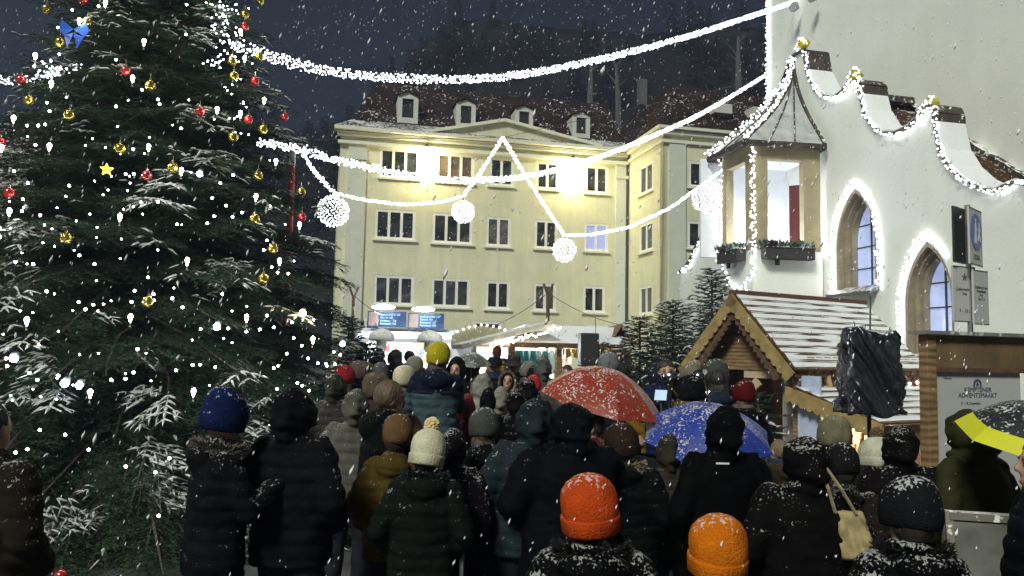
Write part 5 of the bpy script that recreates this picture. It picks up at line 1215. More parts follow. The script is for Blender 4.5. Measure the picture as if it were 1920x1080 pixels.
def hat_mesh(kind):
    k = ('hat', kind)
    if k in _cache: return _cache[k]
    mb = MB(); n = 40
    def shell(prof, sy=1.16, y0=-.005, tilt=0.0, lump=0.0, name='hat'):
        q = MB(); q.lathe(prof, (0, 0, 0), n)
        me = q.mesh(name)
        for v in me.vertices:
            x, y, z = v.co; f = 1 + lump * noise.noise((x * 9, y * 9, z * 7)); x *= f; y *= f
            if z > 1.72: x += (z - 1.72) * tilt; y -= (z - 1.72) * .25
            v.co = (x, y * sy + y0, z)
        me.shade_smooth(); return me
    if kind in ('beanie', 'tall_beanie'):
        up = .02 if kind == 'beanie' else .05
        me = shell([(.098, 1.612), (.110, 1.62), (.117, 1.65), (.121, 1.69), (.117, 1.73), (.105, 1.762 + up * .3), (.085, 1.787 + up * .6), (.058, 1.804 + up * .9), (.028, 1.814 + up), (.006, 1.816 + up)], lump=.11, tilt=.25 if kind == 'tall_beanie' else 0)
    elif kind == 'cuff': me = shell([(.100, 1.592), (.112, 1.59), (.122, 1.60), (.125, 1.652), (.124, 1.662), (.112, 1.662)], lump=.02)
    elif kind == 'pompom':
        bm = bmesh.new(); bmesh.ops.create_icosphere(bm, subdivisions=4, radius=.052)
        for v in bm.verts: v.co *= random.uniform(.82, 1.16)
        me = bpy.data.meshes.new('pompom'); bm.to_mesh(me); bm.free()
        for v in me.vertices: v.co += Vector((0, -.03, 1.855))
    elif kind == 'fur':
        me = shell([(.10, 1.585), (.128, 1.60), (.135, 1.66), (.13, 1.72), (.115, 1.78), (.07, 1.815), (.01, 1.825)])
        for v in me.vertices: v.co += v.normal * random.uniform(-.008, .012)
    elif kind == 'cap':
        me = shell([(.098, 1.66), (.103, 1.68), (.10, 1.73), (.08, 1.765), (.04, 1.783), (.01, 1.786)])
    elif kind == 'brim': me = shell([(.175, 1.675), (.178, 1.68), (.10, 1.692), (.098, 1.76), (.09, 1.805), (.05, 1.80), (.01, 1.795)], sy=1.1)
    elif kind == 'visor':
        q = MB(); q.ell((0, .13, 1.67), (.07, .07, .008), 14); me = q.mesh('visor'); me.shade_smooth()
    elif kind in ('hair', 'long_hair'):
        q = MB(); q.ell((0, -.014, 1.668), (.088, .103, .103), 20); q.ell((0, -.05, 1.64), (.074, .058, .06), 14)
        if kind == 'long_hair': q.ell((0, -.06, 1.53), (.10, .055, .15), 14); q.ell((.07, -.02, 1.56), (.03, .05, .12), 10); q.ell((-.07, -.02, 1.56), (.03, .05, .12), 10)
        me = remesh(q, .007, 3)
        for v in me.vertices:
            a = math.atan2(v.co.y, v.co.x); v.co += v.normal * (.008 * noise.noise((a * 9, v.co.z * 8, 2)) + .004 * noise.noise((a * 30, v.co.z * 12, 5)))
        me = cut_face(me); me.shade_smooth()
    elif kind == 'fur_trim':
        q = MB(); rr = random.Random(3)
        for i in range(900):
            a = rr.uniform(0, 2 * math.pi); c_ = Vector((.092 * math.cos(a), .085, 1.625 + .118 * math.sin(a))); d = Vector((math.cos(a) * .8, rr.uniform(-.3, .9), math.sin(a) * .8)) + Vector((rr.gauss(0, .3), rr.gauss(0, .3), rr.gauss(0, .3))); d = d.normalized() * rr.uniform(.025, .045); s_ = Vector((rr.gauss(0, 1), rr.gauss(0, 1), rr.gauss(0, 1))).normalized() * .005
            q.add([c_ - s_, c_ + s_, c_ + d], [(0, 1, 2)])
        me = q.mesh('fur_trim')
    elif kind == 'fur_collar':
        q = MB(); rr = random.Random(4)
        for i in range(1500):
            a = rr.uniform(0, 2 * math.pi); b2 = rr.uniform(-.5, .9); c_ = Vector((.135 * math.cos(a), -.02 + .13 * math.sin(a), 1.50 + .035 * b2 + (.02 if math.sin(a) < 0 else 0))); d = Vector((math.cos(a), math.sin(a), b2)) + Vector((rr.gauss(0, .3), rr.gauss(0, .3), rr.gauss(0, .3))); d = d.normalized() * rr.uniform(.025, .05); s_ = Vector((rr.gauss(0, 1), rr.gauss(0, 1), rr.gauss(0, 1))).normalized() * .007
            q.add([c_ - s_, c_ + s_, c_ + d], [(0, 1, 2)])
        q.tube([(.12 * math.cos(t), -.02 + .115 * math.sin(t), 1.505) for t in np.linspace(0, 2 * math.pi, 20)], .03, 8, caps=False)
        me = q.mesh('fur_collar')
    elif kind == 'scarf': me = shell([(.085, 1.47), (.115, 1.48), (.12, 1.51), (.105, 1.535), (.112, 1.55), (.10, 1.575), (.08, 1.58)], lump=.15)
    elif kind == 'snow_cap':
        q = MB(); rr = random.Random(9)
        me = shell([(.10, 1.765), (.085, 1.79), (.055, 1.81), (.01, 1.82)])
    elif kind == 'pants':
        pass
    me.name = kind; _cache[k] = me; return me
def pants_mesh(pose):
    k = ('pants', pose)
    if k in _cache: return _cache[k]
    mb = MB()
    for s_ in (-1, 1):
        L = [(s_ * q_[0], q_[1], q_[2]) for q_ in legs(pose)]; taper(mb, [L[0], L[1], tuple(Vector(L[2]) + Vector((0, 0, .02)))], [.105, .078, .062])
    mb.ell((0, 0, .94), (.175, .125, .10), 16)
    me = remesh(mb, .014, 5)
    for v in me.vertices: v.co += v.normal * .012 * noise.noise((v.co.x * 8, v.co.y * 8, v.co.z * 12))
    _cache[k] = me; return me
def shoe_mesh(pose):
    k = ('shoe', pose)
    if k in _cache: return _cache[k]
    q = MB(); L = legs(pose); a = Vector(L[2]); t_ = Vector(L[3]); d = (t_ - a); d.z = 0; d.normalize()
    q.ell(a + d * .06 + Vector((0, 0, -.035)), (.05, .14, .05), 14); q.ell(a + Vector((0, 0, .03)), (.05, .055, .08), 12); q.box(a + d * .055 + Vector((0, 0, -.073)), (.085, .25, .025))
    me = q.mesh('shoe'); me.shade_smooth(); _cache[k] = me; return me
def put(name, me, parent, m):
    if not me.materials: me.materials.append(m)
    o = bpy.data.objects.new(name, me); COL.objects.link(o); o.parent = parent
    o.material_slots[0].link = 'OBJECT'; o.material_slots[0].material = m; return o
def cloth(col, snow=.6, rough=.75, cut=.63, ss=75): 
    c_ = tuple(round(x, 4) for x in col); return mat('cloth_%s_%s_%s' % (c_, snow, cut), c_, rough, var=.22, scale=12, bump=.35, bscale=120, snow=snow, sscale=ss, scut=cut + .03, snowc=(.34, .34, .33), spec=.05)
def knit(col, snow=.8, cut=.60):
    c_ = tuple(round(x, 3) for x in col); n_ = 'knit_%s_%s' % (c_, snow)
    return MATS.get(n_) or waves(mat(n_, c_, .9, var=.22, scale=14, bump=.5, bscale=90, snow=snow * .8, sscale=60, scut=cut + .03, spec=.06, snowc=tuple(min(.75, .45 + .35 * q) for q in c_)), 'Z', 55, .12)
LUG = {'hood': .05, 'hoodonly': .05, 'hair': .02, 'long_hair': .02, 'beanie': .085, 'pompom': .165, 'fur': .075, 'cap': .036, 'brim': .055, 'beanie_cuff': .088, 'tall': .115, 'bald': 0.0}
def person(px, py, D, rot, style, jc, head, hc, pose, wm, label, hoodmode='auto', extra=(), pc=(.015, .015, .02), snow=.6, zoff=None, group=None, cut=.63, tiltx=0.0):
    top = at_y(px, py, D); ground = gz(D) if zoff is None else zoff
    s_ = (top.z - ground) / (1.75 + LUG[head]); 
    p = bpy.data.objects.new('person', body_mesh(pose)); COL.objects.link(p)
    p.location = (top.x, D, ground); p.rotation_euler = (tiltx, 0, R_(rot)); p.scale = (s_ * wm, s_ * wm, s_)
    tag(p, label, 'person', group)
    hood = ('up' if head == 'hood' else 'down') if hoodmode == 'auto' else hoodmode
    jc = tuple(c * (.26 if max(jc) < .06 else .40) for c in jc)  # coat colours dimmed to imitate a crowd standing away from the floodlights
    hsh = sum(ord(q) * (i + 3) for i, q in enumerate(label)); ja = (hsh % 97) / 97 - .5; jb = (hsh % 61) / 61 - .5
    hc = tuple(c * (.5 if D > 6 and max(hc) < .5 else .78) for c in hc)  # hat colours dimmed the same way, duller ones more when farther back
    p.rotation_euler = (tiltx + .07 * jb, .05 * ja, R_(rot + 16 * ja))
    put('jacket', jacket_mesh(pose, style, hood), p, cloth(jc, snow, cut=cut))
    put('trousers', pants_mesh(pose), p, cloth(pc, .1))
    for sg in (1, -1):
        o = put('shoe', shoe_mesh(pose), p, cloth((.02, .02, .02), .2)); o.scale = (sg, 1, 1)
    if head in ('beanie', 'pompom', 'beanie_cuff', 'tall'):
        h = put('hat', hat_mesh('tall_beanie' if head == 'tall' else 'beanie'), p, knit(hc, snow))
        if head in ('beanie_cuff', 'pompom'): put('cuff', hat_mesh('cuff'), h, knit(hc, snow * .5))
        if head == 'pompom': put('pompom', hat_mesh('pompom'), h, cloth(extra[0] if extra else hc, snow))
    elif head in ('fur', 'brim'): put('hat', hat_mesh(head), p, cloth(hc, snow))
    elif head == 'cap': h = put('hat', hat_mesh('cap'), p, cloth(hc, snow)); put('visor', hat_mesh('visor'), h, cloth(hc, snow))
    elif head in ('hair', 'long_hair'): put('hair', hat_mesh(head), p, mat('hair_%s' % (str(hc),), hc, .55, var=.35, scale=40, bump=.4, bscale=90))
    for h_ in [c for c in p.children if c.name.split('.')[0] in ('hat', 'hair')]:
        Rm = Euler((.22 * jb - .04, .26 * ja, .3 * ja)).to_matrix(); pv_ = Vector((0, 0, 1.62)); h_.rotation_euler = Rm.to_euler(); h_.location = pv_ - Rm @ pv_
    if head in ('beanie', 'pompom', 'tall') and hsh % 2 and D > 4.9: put('hair', hat_mesh('long_hair'), p, mat('hair_under', (.05, .03, .018), .6, var=.4, scale=30)).scale = (.97, .97, .985)
    elif head in ('beanie', 'beanie_cuff', 'pompom') : put('hair', hat_mesh('hair'), p, mat('hair_dark', (.02, .014, .01), .6, var=.4, scale=30)).scale = (1, 1, .985)
    if hsh % 3 == 0 and D > 5 and hood != 'up': put('scarf', hat_mesh('scarf'), p, cloth([(.05, .02, .02), (.06, .06, .07), (.02, .03, .06), (.12, .10, .07)][hsh % 4], .6))
    for e in extra:
        if e == 'fur_trim': put('fur_trim', hat_mesh('fur_trim'), p, cloth((.33, .28, .2), .4))
        elif isinstance(e, tuple) and isinstance(e[0], str):
            put(e[0], hat_mesh(e[0]), p, cloth(e[1], .6))
    return p
K = (.010, .010, .012); NV = (.012, .014, .026); DG = (.022, .022, .022); OL = (.045, .045, .018); BR = (.05, .042, .03)
P = person
# ---- nearest row
P(4, 752, 3.9, -12, 'puffer', (.055, .045, .03), 'hair', (.012, .01, .01), 'pocket', 1.0, 'person in a snow dusted brown jacket cut by the left frame edge', snow=.9)
pA = P(410, 724, 4.7, -62, 'puffer', (.02, .02, .026), 'tall', (.008, .018, .08), 'phone', 1.0, 'person in a blue knitted hat holding up a phone before the big tree', extra=(('fur_collar', (.16, .14, .12)),), snow=1.0)
P(560, 727, 4.9, -14, 'puffer', (.018, .018, .026), 'hood', K, 'pocket', 1.08, 'broad person in a quilted dark navy jacket with hood up beside the tree', snow=.45, cut=.66)
pO = P(1117, 880, 3.1, 3, 'puffer', K, 'beanie_cuff', (.60, .075, .012), 'pocket', 1.0, 'person in a red orange cuffed hat, nearest in the middle foreground', snow=1.1, cut=.58, extra=(('fur_collar', (.02, .02, .02)),))
P(1340, 952, 2.9, -8, 'puffer', K, 'beanie_cuff', (.72, .185, .008), 'pocket', .98, 'shorter person in a bright orange cuffed hat at the bottom edge', snow=.9)
P(1697, 893, 3.15, 4, 'puffer', K, 'beanie', (.012, .012, .014), 'pocket', 1.0, 'person in a snow flecked black knit hat in the near right foreground', snow=1.3, cut=.575, extra=(('fur_collar', (.015, .015, .016)),))
P(1950, 812, 3.3, 72, 'puffer', (.010, .012, .02), 'hair', (.03, .02, .015), 'pocket', 1.0, 'person in dark navy cut by the right frame edge under the yellow rimmed umbrella', snow=.4)
# ---- second row
P(790, 781, 4.8, -5, 'puffer', (.022, .028, .022), 'pompom', (.72, .70, .50), 'pocket', .97, 'person in a cream pompom hat and dark green down jacket', extra=((.70, .55, .28), ('fur_collar', (.03, .035, .03))), snow=.5)
P(715, 712, 5.7, -70, 'puffer', (.012, .014, .013), 'hair', (.13, .085, .045), 'phone', 1.0, 'bareheaded man with short brown hair in profile looking down at his phone', hoodmode='down', snow=.3)
P(736, 776, 5.4, -10, 'puffer', (.16, .105, .02), 'beanie', (.16, .09, .04), 'pocket', .95, 'person in a mustard yellow jacket left of the cream pompom hat', snow=.3)
P(772, 779, 5.9, 10, 'puffer', (.42, .38, .26), 'beanie', (.20, .12, .05), 'pocket', .8, 'person in a cream coat squeezed between mustard jacket and pompom hat', snow=.4)
P(905, 765, 5.6, 6, 'coat', (.014, .015, .016), 'beanie', (.07, .075, .07), 'side', .95, 'person in a grey striped knit hat with dark coat holding a walking stick', snow=.9)
P(850, 800, 5.2, -8, 'coat', (.02, .012, .02), 'hoodonly', (.02, .02, .02), 'pocket', .9, 'person in a dark flecked coat right of the cream pompom hat', hoodmode='up', snow=1.2, cut=.60)
P(990, 745, 5.3, -10, 'puffer', (.035, .055, .066), 'hood', K, 'pocket', 1.05, 'person in a dark teal hooded jacket left of the red umbrella', snow=.4)
P(1062, 752, 5.2, 8, 'coat', (.010, .013, .018), 'hood', K, 'hold', 1.32, 'bulky person in a black hooded coat under the red umbrella', snow=.25, cut=.68)
P(1112, 772, 6.0, 78, 'puffer', (.16, .035, .03), 'hair', (.04, .025, .02), 'pocket', .95, 'man with glasses in a reddish jacket in profile under the red umbrella', hoodmode='down', snow=.2)
P(1180, 790, 5.4, -10, 'puffer', (.012, .013, .014), 'beanie_cuff', (.035, .022, .014), 'pocket', 1.03, 'person in a brown knitted cap with tan fur collar right of the orange hat', extra=(('fur_collar', (.26, .22, .15)),), snow=.5)
P(1346, 756, 4.9, 2, 'coat', (.007, .007, .008), 'hood', K, 'pocket', 1.0, 'tall person in a plain black hooded coat with a reflective strip before the blue umbrella', snow=.2, cut=.68)
P(1262, 812, 5.8, 0, 'puffer', (.075, .07, .05), 'hood', K, 'pocket', .9, 'person in a grey brown quilted jacket left of the black coat with the reflective strip', snow=.5)
P(1508, 815, 4.3, -6, 'coat', (.016, .014, .014), 'hood', K, 'side', 1.12, 'person in a wide black hood and dark coat carrying a cream tote bag', snow=.9)
P(1590, 832, 4.9, -20, 'puffer', (.05, .042, .034), 'beanie', (.012, .012, .012), 'pocket', .9, 'person in a black hat and brown jacket behind the tote bag', snow=.9)
P(1570, 782, 6.0, 10, 'puffer', (.06, .055, .04), 'fur', (.20, .18, .11), 'pocket', .95, 'person in a grey brown fur hat before the lit porch', snow=.9)
P(1636, 800, 5.6, 4, 'puffer', (.035, .022, .016), 'pompom', (.62, .62, .46), 'pocket', 1.0, 'person in a white knitted hat with a brown pompom', extra=((.12, .09, .05),), snow=.5)
P(1700, 796, 5.2, -4, 'coat', (.018, .014, .014), 'hood', K, 'pocket', 1.08, 'person in a black hood standing in front of the wooden board post', snow=.9)
P(1448, 822, 6.6, 20, 'puffer', (.10, .075, .045), 'hair', (.32, .24, .14), 'pocket', .9, 'fair haired person right of the blue umbrella', snow=.2)
P(1812, 763, 4.9, 30, 'long', (.075, .078, .028), 'hood', K, 'pocket', 1.05, 'person in an olive green hooded coat before the white poster', snow=.25, cut=.68)
# ---- middle of the crowd
kid = P(816, 640, 7.0, 0, 'puffer', (.11, .19, .23), 'beanie', (.50, .42, .015), 'sit', 1.0, 'child in a yellow hat and navy and blue grey jacket on an adult\'s shoulders', hoodmode='down', pc=(.10, .17, .21), snow=.5, zoff=gz(7) + .52)
ym = [c for c in kid.children if c.name.startswith('jacket')][0].data.copy()
bm = bmesh.new(); bm.from_mesh(ym); bmesh.ops.delete(bm, geom=[f for f in bm.faces if f.calc_center_median().z < 1.33 + .02 * noise.noise(f.calc_center_median() * 9)], context='FACES')
for v in bm.verts: v.co += v.normal * .016
bm.to_mesh(ym); bm.free(); put('navy_yoke', ym, kid, cloth((.008, .010, .022), .5))
P(806, 722, 7.15, 0, 'puffer', (.09, .16, .20), 'hair', (.05, .035, .02), 'phone', 1.12, 'adult in a blue grey jacket carrying the child in the yellow hat', hoodmode='none', snow=.3)
P(868, 738, 7.6, 4, 'puffer', (.55, .08, .09), 'hood', K, 'pocket', .88, 'person in a raspberry pink hooded jacket right of the carried child', snow=.3)
P(905, 699, 8.6, 15, 'puffer', (.50, .48, .42), 'hood', K, 'pocket', .92, 'person in a white hooded jacket behind the pink hood', snow=.8, extra=('fur_trim',))
P(914, 726, 7.9, 6, 'puffer', (.012, .012, .012), 'hood', K, 'pocket', .72, 'person in a pointed black hood just left of the cream fur coat', snow=.2)
P(938, 722, 8.4, 0, 'coat', (.50, .46, .36), 'hood', K, 'pocket', .9, 'person in a cream fur hooded coat in the middle of the crowd', snow=.6)
P(984, 709, 8.9, -5, 'puffer', (.02, .018, .016), 'hood', K, 'pocket', 1.0, 'person in a dark hood with a pale edge, farther of two', snow=.8, cut=.6)
P(974, 729, 8.0, -5, 'puffer', (.014, .013, .012), 'hood', K, 'pocket', .98, 'person in a black hood with a pale edge, nearer of two', snow=.8, cut=.6)
P(660, 728, 6.6, -10, 'puffer', (.22, .21, .18), 'hood', K, 'pocket', 1.0, 'person in a grey white hood behind the brown haired man', snow=.9)
P(708, 700, 7.7, -10, 'puffer', (.09, .075, .045), 'fur', (.17, .13, .08), 'pocket', 1.0, 'person in a brown fur hat behind the brown haired man', snow=.8)
P(652, 684, 9.6, -10, 'puffer', (.06, .06, .04), 'beanie', (.42, .03, .02), 'pocket', 1.0, 'person in a red knitted hat beside the boughs of the big tree', snow=.3)
P(752, 684, 9.0, 0, 'puffer', (.10, .09, .07), 'beanie', (.55, .50, .34), 'pocket', 1.05, 'person in a cream fluffy hat left of the carried child', snow=1.0)
P(720, 680, 10.2, 0, 'puffer', (.06, .06, .055), 'tall', (.16, .17, .16), 'pocket', 1.0, 'person in a pointed grey knitted hat', snow=.9)
P(697, 678, 10.9, 10, 'puffer', (.05, .05, .04), 'beanie', (.30, .24, .02), 'pocket', .95, 'person in a mustard knitted hat left of the pointed grey one', snow=.3)
P(679, 677, 9.9, -15, 'puffer', (.07, .06, .05), 'fur', (.16, .12, .09), 'pocket', .95, 'person in a light brown fur hat behind the red hat', snow=.8)
P(640, 700, 8.4, -12, 'puffer', (.07, .065, .05), 'hood', K, 'pocket', .95, 'person in a grey brown hood under the tips of the tree boughs', snow=.8)
P(675, 662, 12.6, 0, 'coat', (.03, .03, .03), 'hood', K, 'pocket', 1.0, 'person in a dark hood farthest left at the food stall', snow=.8)
P(704, 669, 11.8, 10, 'puffer', (.03, .026, .02), 'fur', (.045, .035, .03), 'pocket', 1.0, 'person in a dark brown fur hat below the left menu board', snow=.7)
P(713, 653, 14.0, 0, 'puffer', (.015, .015, .02), 'hair', (.015, .012, .01), 'pocket', 1.0, 'black haired person queuing at the food stall, left of the tan hat', snow=.2)
P(734, 658, 14.4, 5, 'puffer', (.05, .04, .03), 'beanie', (.22, .14, .06), 'pocket', .95, 'person in a tan hat queuing at the food stall', snow=.4)
P(750, 655, 12.4, -8, 'puffer', (.02, .018, .02), 'long_hair', (.018, .014, .012), 'pocket', 1.0, 'person with long black hair at the food stall', snow=.2)
P(773, 657, 14.2, 0, 'puffer', (.02, .02, .02), 'hair', (.012, .012, .012), 'pocket', 1.0, 'black haired person at the food stall left of the yellow hat', snow=.2)
P(775, 667, 11.3, 0, 'puffer', (.12, .12, .10), 'beanie', (.36, .35, .28), 'pocket', 1.0, 'person in a pale grey hat just left of the carried child', snow=.9)
P(857, 668, 9.6, 160, 'puffer', (.02, .02, .02), 'hood', K, 'pocket', .95, 'dark hooded person facing the camera right of the carried child', snow=.4)
P(884, 668, 10.6, 0, 'coat', (.03, .034, .032), 'hood', K, 'hold', .95, 'dark clad person standing under the grey green umbrella', snow=.5)
P(926, 668, 11.6, 175, 'puffer', (.03, .028, .026), 'cap', (.02, .02, .02), 'pocket', 1.0, 'man in a dark peaked cap facing the camera beside the grey green umbrella', snow=.3)
kid2 = P(932, 648, 12.4, 170, 'puffer', (.40, .30, .03), 'beanie', (.16, .05, .03), 'sit', .8, 'small child in a yellow jacket and red brown hat carried high before the long stall', snow=.2, zoff=gz(12.4) + .66, hoodmode='down')
P(933, 684, 12.6, 175, 'puffer', (.06, .05, .05), 'hair', (.05, .03, .02), 'phone', 1.0, 'adult carrying the small child in the yellow jacket', hoodmode='none', snow=.2)
P(948, 672, 13.4, 180, 'puffer', (.02, .022, .04), 'cap', (.02, .025, .05), 'pocket', .95, 'person in a dark blue cap facing the camera before the long stall', snow=.2)
P(950, 690, 9.9, 178, 'puffer', (.04, .04, .035), 'hood', K, 'pocket', .95, 'person facing the camera in a dark fur rimmed hood', extra=('fur_trim',), snow=.4)
P(966, 667, 12.2, 176, 'coat', (.022, .02, .02), 'brim', (.05, .045, .035), 'pocket', 1.0, 'man in a brimmed hat facing the camera', snow=.3)
P(984, 676, 11.6, 170, 'puffer', (.012, .016, .04), 'beanie', (.30, .28, .26), 'pocket', .95, 'person in a pale grey hat and navy jacket right of the brimmed hat', snow=.8)
P(1007, 684, 11.4, 0, 'puffer', (.02, .026, .05), 'hood', K, 'pocket', 1.0, 'person in a blue black hooded jacket left of the tall grey hood', snow=.3)
P(1024, 667, 10.4, 5, 'puffer', (.19, .19, .18), 'hood', K, 'pocket', .95, 'tall person in a light grey hooded jacket left of the red umbrella', snow=1.0)
P(1005, 702, 9.8, 0, 'puffer', (.05, .02, .02), 'beanie', (.50, .03, .03), 'pocket', .82, 'short person in a bright red hat beside the black hoods', snow=.2)
P(1060, 684, 12.2, 170, 'puffer', (.06, .02, .025), 'long_hair', (.07, .04, .02), 'pocket', 1.0, 'brown haired person facing the camera left of the dark loudspeaker box', snow=.2)
P(1141, 660, 9.8, 0, 'puffer', (.04, .04, .04), 'beanie', (.26, .27, .28), 'pocket', 1.0, 'person in a light grey knitted hat behind the top of the red umbrella', snow=.9)
P(1228, 680, 9.6, 172, 'puffer', (.30, .17, .02), 'beanie', (.03, .035, .05), 'pocket', 1.0, 'smiling man facing the camera in a dark blue hat and orange yellow jacket', snow=.3, extra=(('scarf', (.03, .04, .12)),))
P(1255, 674, 9.2, 168, 'puffer', (.018, .03, .10), 'hair', (.05, .04, .035), 'phone', 1.05, 'dark haired man facing the camera in a blue jacket reading a sheet', hoodmode='none', snow=.3)
P(1293, 675, 9.8, 20, 'puffer', (.14, .13, .05), 'tall', (.30, .27, .20), 'pocket', 1.05, 'person in a beige knitted hat and olive yellow jacket left of the hut', snow=.7)
P(1290, 702, 8.0, 70, 'coat', (.010, .010, .011), 'beanie_cuff', (.012, .012, .014), 'pocket', 1.15, 'man in profile in a black hat and black coat above the blue umbrella', snow=.2)
P(1345, 672, 9.4, 20, 'puffer', (.016, .016, .02), 'beanie_cuff', (.10, .12, .10), 'pocket', 1.1, 'person in a grey green striped hat before the hut', snow=.6)
P(1350, 692, 8.6, -20, 'puffer', (.03, .05, .10), 'long_hair', (.03, .02, .016), 'pocket', 1.0, 'dark haired person with a blue scarf before the hut', snow=.3)
P(1388, 712, 8.3, 10, 'puffer', (.014, .014, .018), 'beanie', (.16, .012, .015), 'pocket', .95, 'person in a dark red hat left of the hut porch', snow=.4)

# ================================================================== THINGS HELD OR STANDING IN THE CROWD
def umbrella(px, py, D, R, H, tilt, az, cols, label, snow=1.0, n=8, band=None, hand=None, folded=False):
    top = at_y(px, py, D); r = empty('umbrella', top, 0, label, 'umbrella'); r.rotation_euler = (tilt, 0, 0); r.rotation_mode = 'XYZ'
    r.rotation_euler = Euler((tilt * math.cos(az), tilt * math.sin(az), .2))
    m1 = mat('umbrella_%s' % (cols,), cols, .45, var=.08, scale=3, snow=snow, sscale=60, scut=.62, bump=.1, snowc=(.6, .58, .56))
    K_ = 9; q = 6; vs = []; fs = []; N_ = n * q
    for i in range(K_ + 1):
        t = i / K_
        for j in range(N_):
            a = 2 * math.pi * j / N_; f = (j % q) / q; bow = math.sin(math.pi * f); flat = math.cos(math.pi / n) / math.cos(2 * math.pi / n * (f - .5))
            rr = R * t * (1 + (flat - 1) * (.45 if band else .95)) * (1 - .035 * bow * t ** 4); z = -H * (t ** 1.9)
            vs.append((rr * math.cos(a), rr * math.sin(a), z))
    for i in range(K_):
        for j in range(N_): a = i * N_ + j; b = i * N_ + (j + 1) % N_; fs.append((a, a + N_, b + N_, b))
    mb = MB(); mb.add(vs, fs)
    me = bpy.data.meshes.new('canopy'); me.from_pydata(mb.v, [], mb.f); o = link('canopy', me, r, m1); 
    if band:
        me.materials.append(mat('umbrella_band', band, .45, var=.05)); me.polygons.foreach_set('material_index', [1 if (k // N_) >= K_ - 2 else 0 for k in range(len(me.polygons))])
    me.polygons.foreach_set('use_smooth', [False] * len(me.polygons))
    for j in range(n):
        a = 2 * math.pi * j / n; MB().tube([(R * t * math.cos(a) * 1.0, R * t * math.sin(a) * 1.0, -H * t ** 1.9 - .008) for t in np.linspace(0, 1.01, 7)], .0035, 5).build('rib', m_pole, r)
    MB().tube([(0, 0, .05), (0, 0, -.72)], .006, 8).build('shaft', WIRE, r)
    MB().tube([(0, 0, -.70), (0, 0, -.80), (.02, 0, -.83), (.05, 0, -.82)], .014, 8).build('handle', mat('umbrella_grip', (.03, .025, .02), .4), r)
    return r
umbrella(1140, 690, 6.2, .49, .27, R_(16), .6, (.27, .030, .011), 'red umbrella dusted with snow in the middle of the crowd', snow=.75)
umbrella(1330, 762, 5.9, .49, .24, R_(20), -.2, (.018, .042, .27), 'blue umbrella tilted behind the tall person in black', snow=.7)
umbrella(1945, 757, 4.2, .36, .18, R_(17), -.2, (.02, .022, .026), 'black umbrella with a broad yellow rim at the right frame edge', snow=.5, band=(.62, .62, .02))
umbrella(885, 660, 10.2, .26, .16, R_(8), 0, (.07, .08, .07), 'small grey green umbrella in the far crowd', snow=.9)
# phone, tote bag, folded umbrella, reflective strip, music sheet, easel sign
def fwd(p, v): return p.matrix_world @ Vector(v) if False else Vector(p.location) + Matrix.Rotation(p.rotation_euler.z, 3, 'Z') @ Vector((v[0] * p.scale[0], v[1] * p.scale[1], v[2] * p.scale[2]))
ph0 = fwd(pA, (0, .47, 1.43)); o = empty('smartphone', ph0, pA.rotation_euler.z, 'dark smartphone held up by the person in the blue hat', 'phone')
bevel(MB().box((0, 0, 0), (.15, .009, .075)).build('case', mat('phone_case', (.01, .012, .03), .3), o), .004); MB().box((0, -.006, 0), (.138, .002, .066)).build('screen', mat('phone_screen', (.02, .03, .08), .1, emit=(.1, .12, .3), estr=.25), o)
c = at_y(1590, 960, 4.15); o = empty('tote_bag', (c.x, c.y, c.z - .23), R_(-12), 'cream cloth tote bag hanging from a long strap on the right', 'bag')
bm = bmesh.new(); bmesh.ops.create_cube(bm, size=1); bmesh.ops.subdivide_edges(bm, edges=bm.edges, cuts=12, use_grid_fill=True)
for v in bm.verts:
    t = v.co.z + .5; f = noise.noise((v.co.x * 3, v.co.y * 3, v.co.z * 3)) * .05
    v.co = Vector((v.co.x * (.15 + .05 * (1 - t)) + .03 * (1 - t) * 2 + f * .3, v.co.y * (.10 * (1 - t * .7)) + noise.noise((v.co.x * 5, 1, v.co.z * 4)) * .03, t * .42 + f * .2))
me = bpy.data.meshes.new('bag'); bm.to_mesh(me); bm.free(); link('bag', me, o, cloth((.36, .29, .15), .3), True)
b = MB(); b.tube([(-.07, -.02, .40), (-.11, -.04, .62), (-.15, 0, .82)], .010, 5); b.tube([(.04, -.02, .40), (-.04, -.04, .62), (-.13, 0, .84)], .010, 5); b.build('strap', cloth((.30, .25, .14), .2), o); o.scale = (.9, .9, .56)
c = at_y(868, 955, 4.9); o = empty('walking_stick', (c.x, c.y, .0), 0, 'grey folded umbrella used as a stick, held between the green jacket and striped hat', 'stick')
b = MB(); b.tube([(0, 0, .02), (0, 0, c.z - .12)], [.008, .017], 8); b.build('folded_canopy', mat('grey_nylon', (.22, .22, .21), .5), o); b = MB(); b.tube([(0, 0, c.z - .12), (0, 0, c.z - .02), (-.02, 0, c.z + .01), (-.05, 0, c.z), (-.055, 0, c.z - .03)], .009, 6); b.build('grip', m_pole, o)
c = at_y(1355, 869, 4.62); tag(MB().box(c, (.075, .006, .010)).build('reflective_strip', mat('reflective_grey', (.75, .75, .75), .3)), 'small pale reflective strip on the back of the tall black coat', 'reflector')
c = at_y(1239, 741, 7.4); o = empty('music_stand', (c.x, c.y, gz(7.4)), R_(-25), 'music stand with a self-glowing sheet beside the red umbrella', 'music stand'); hh = c.z - gz(7.4)
MB().tube([(0, 0, 0), (0, .02, hh)], .01, 6).build('stand', WIRE, o); MB().box((0, 0, hh), (.11, .008, .10), rx=R_(-25)).build('sheet', mat('glowing_music_sheet', (.45, .6, .8), .6, emit=(.5, .7, 1), estr=.12), o)  # sheet given its own glow in place of lamp light on the paper

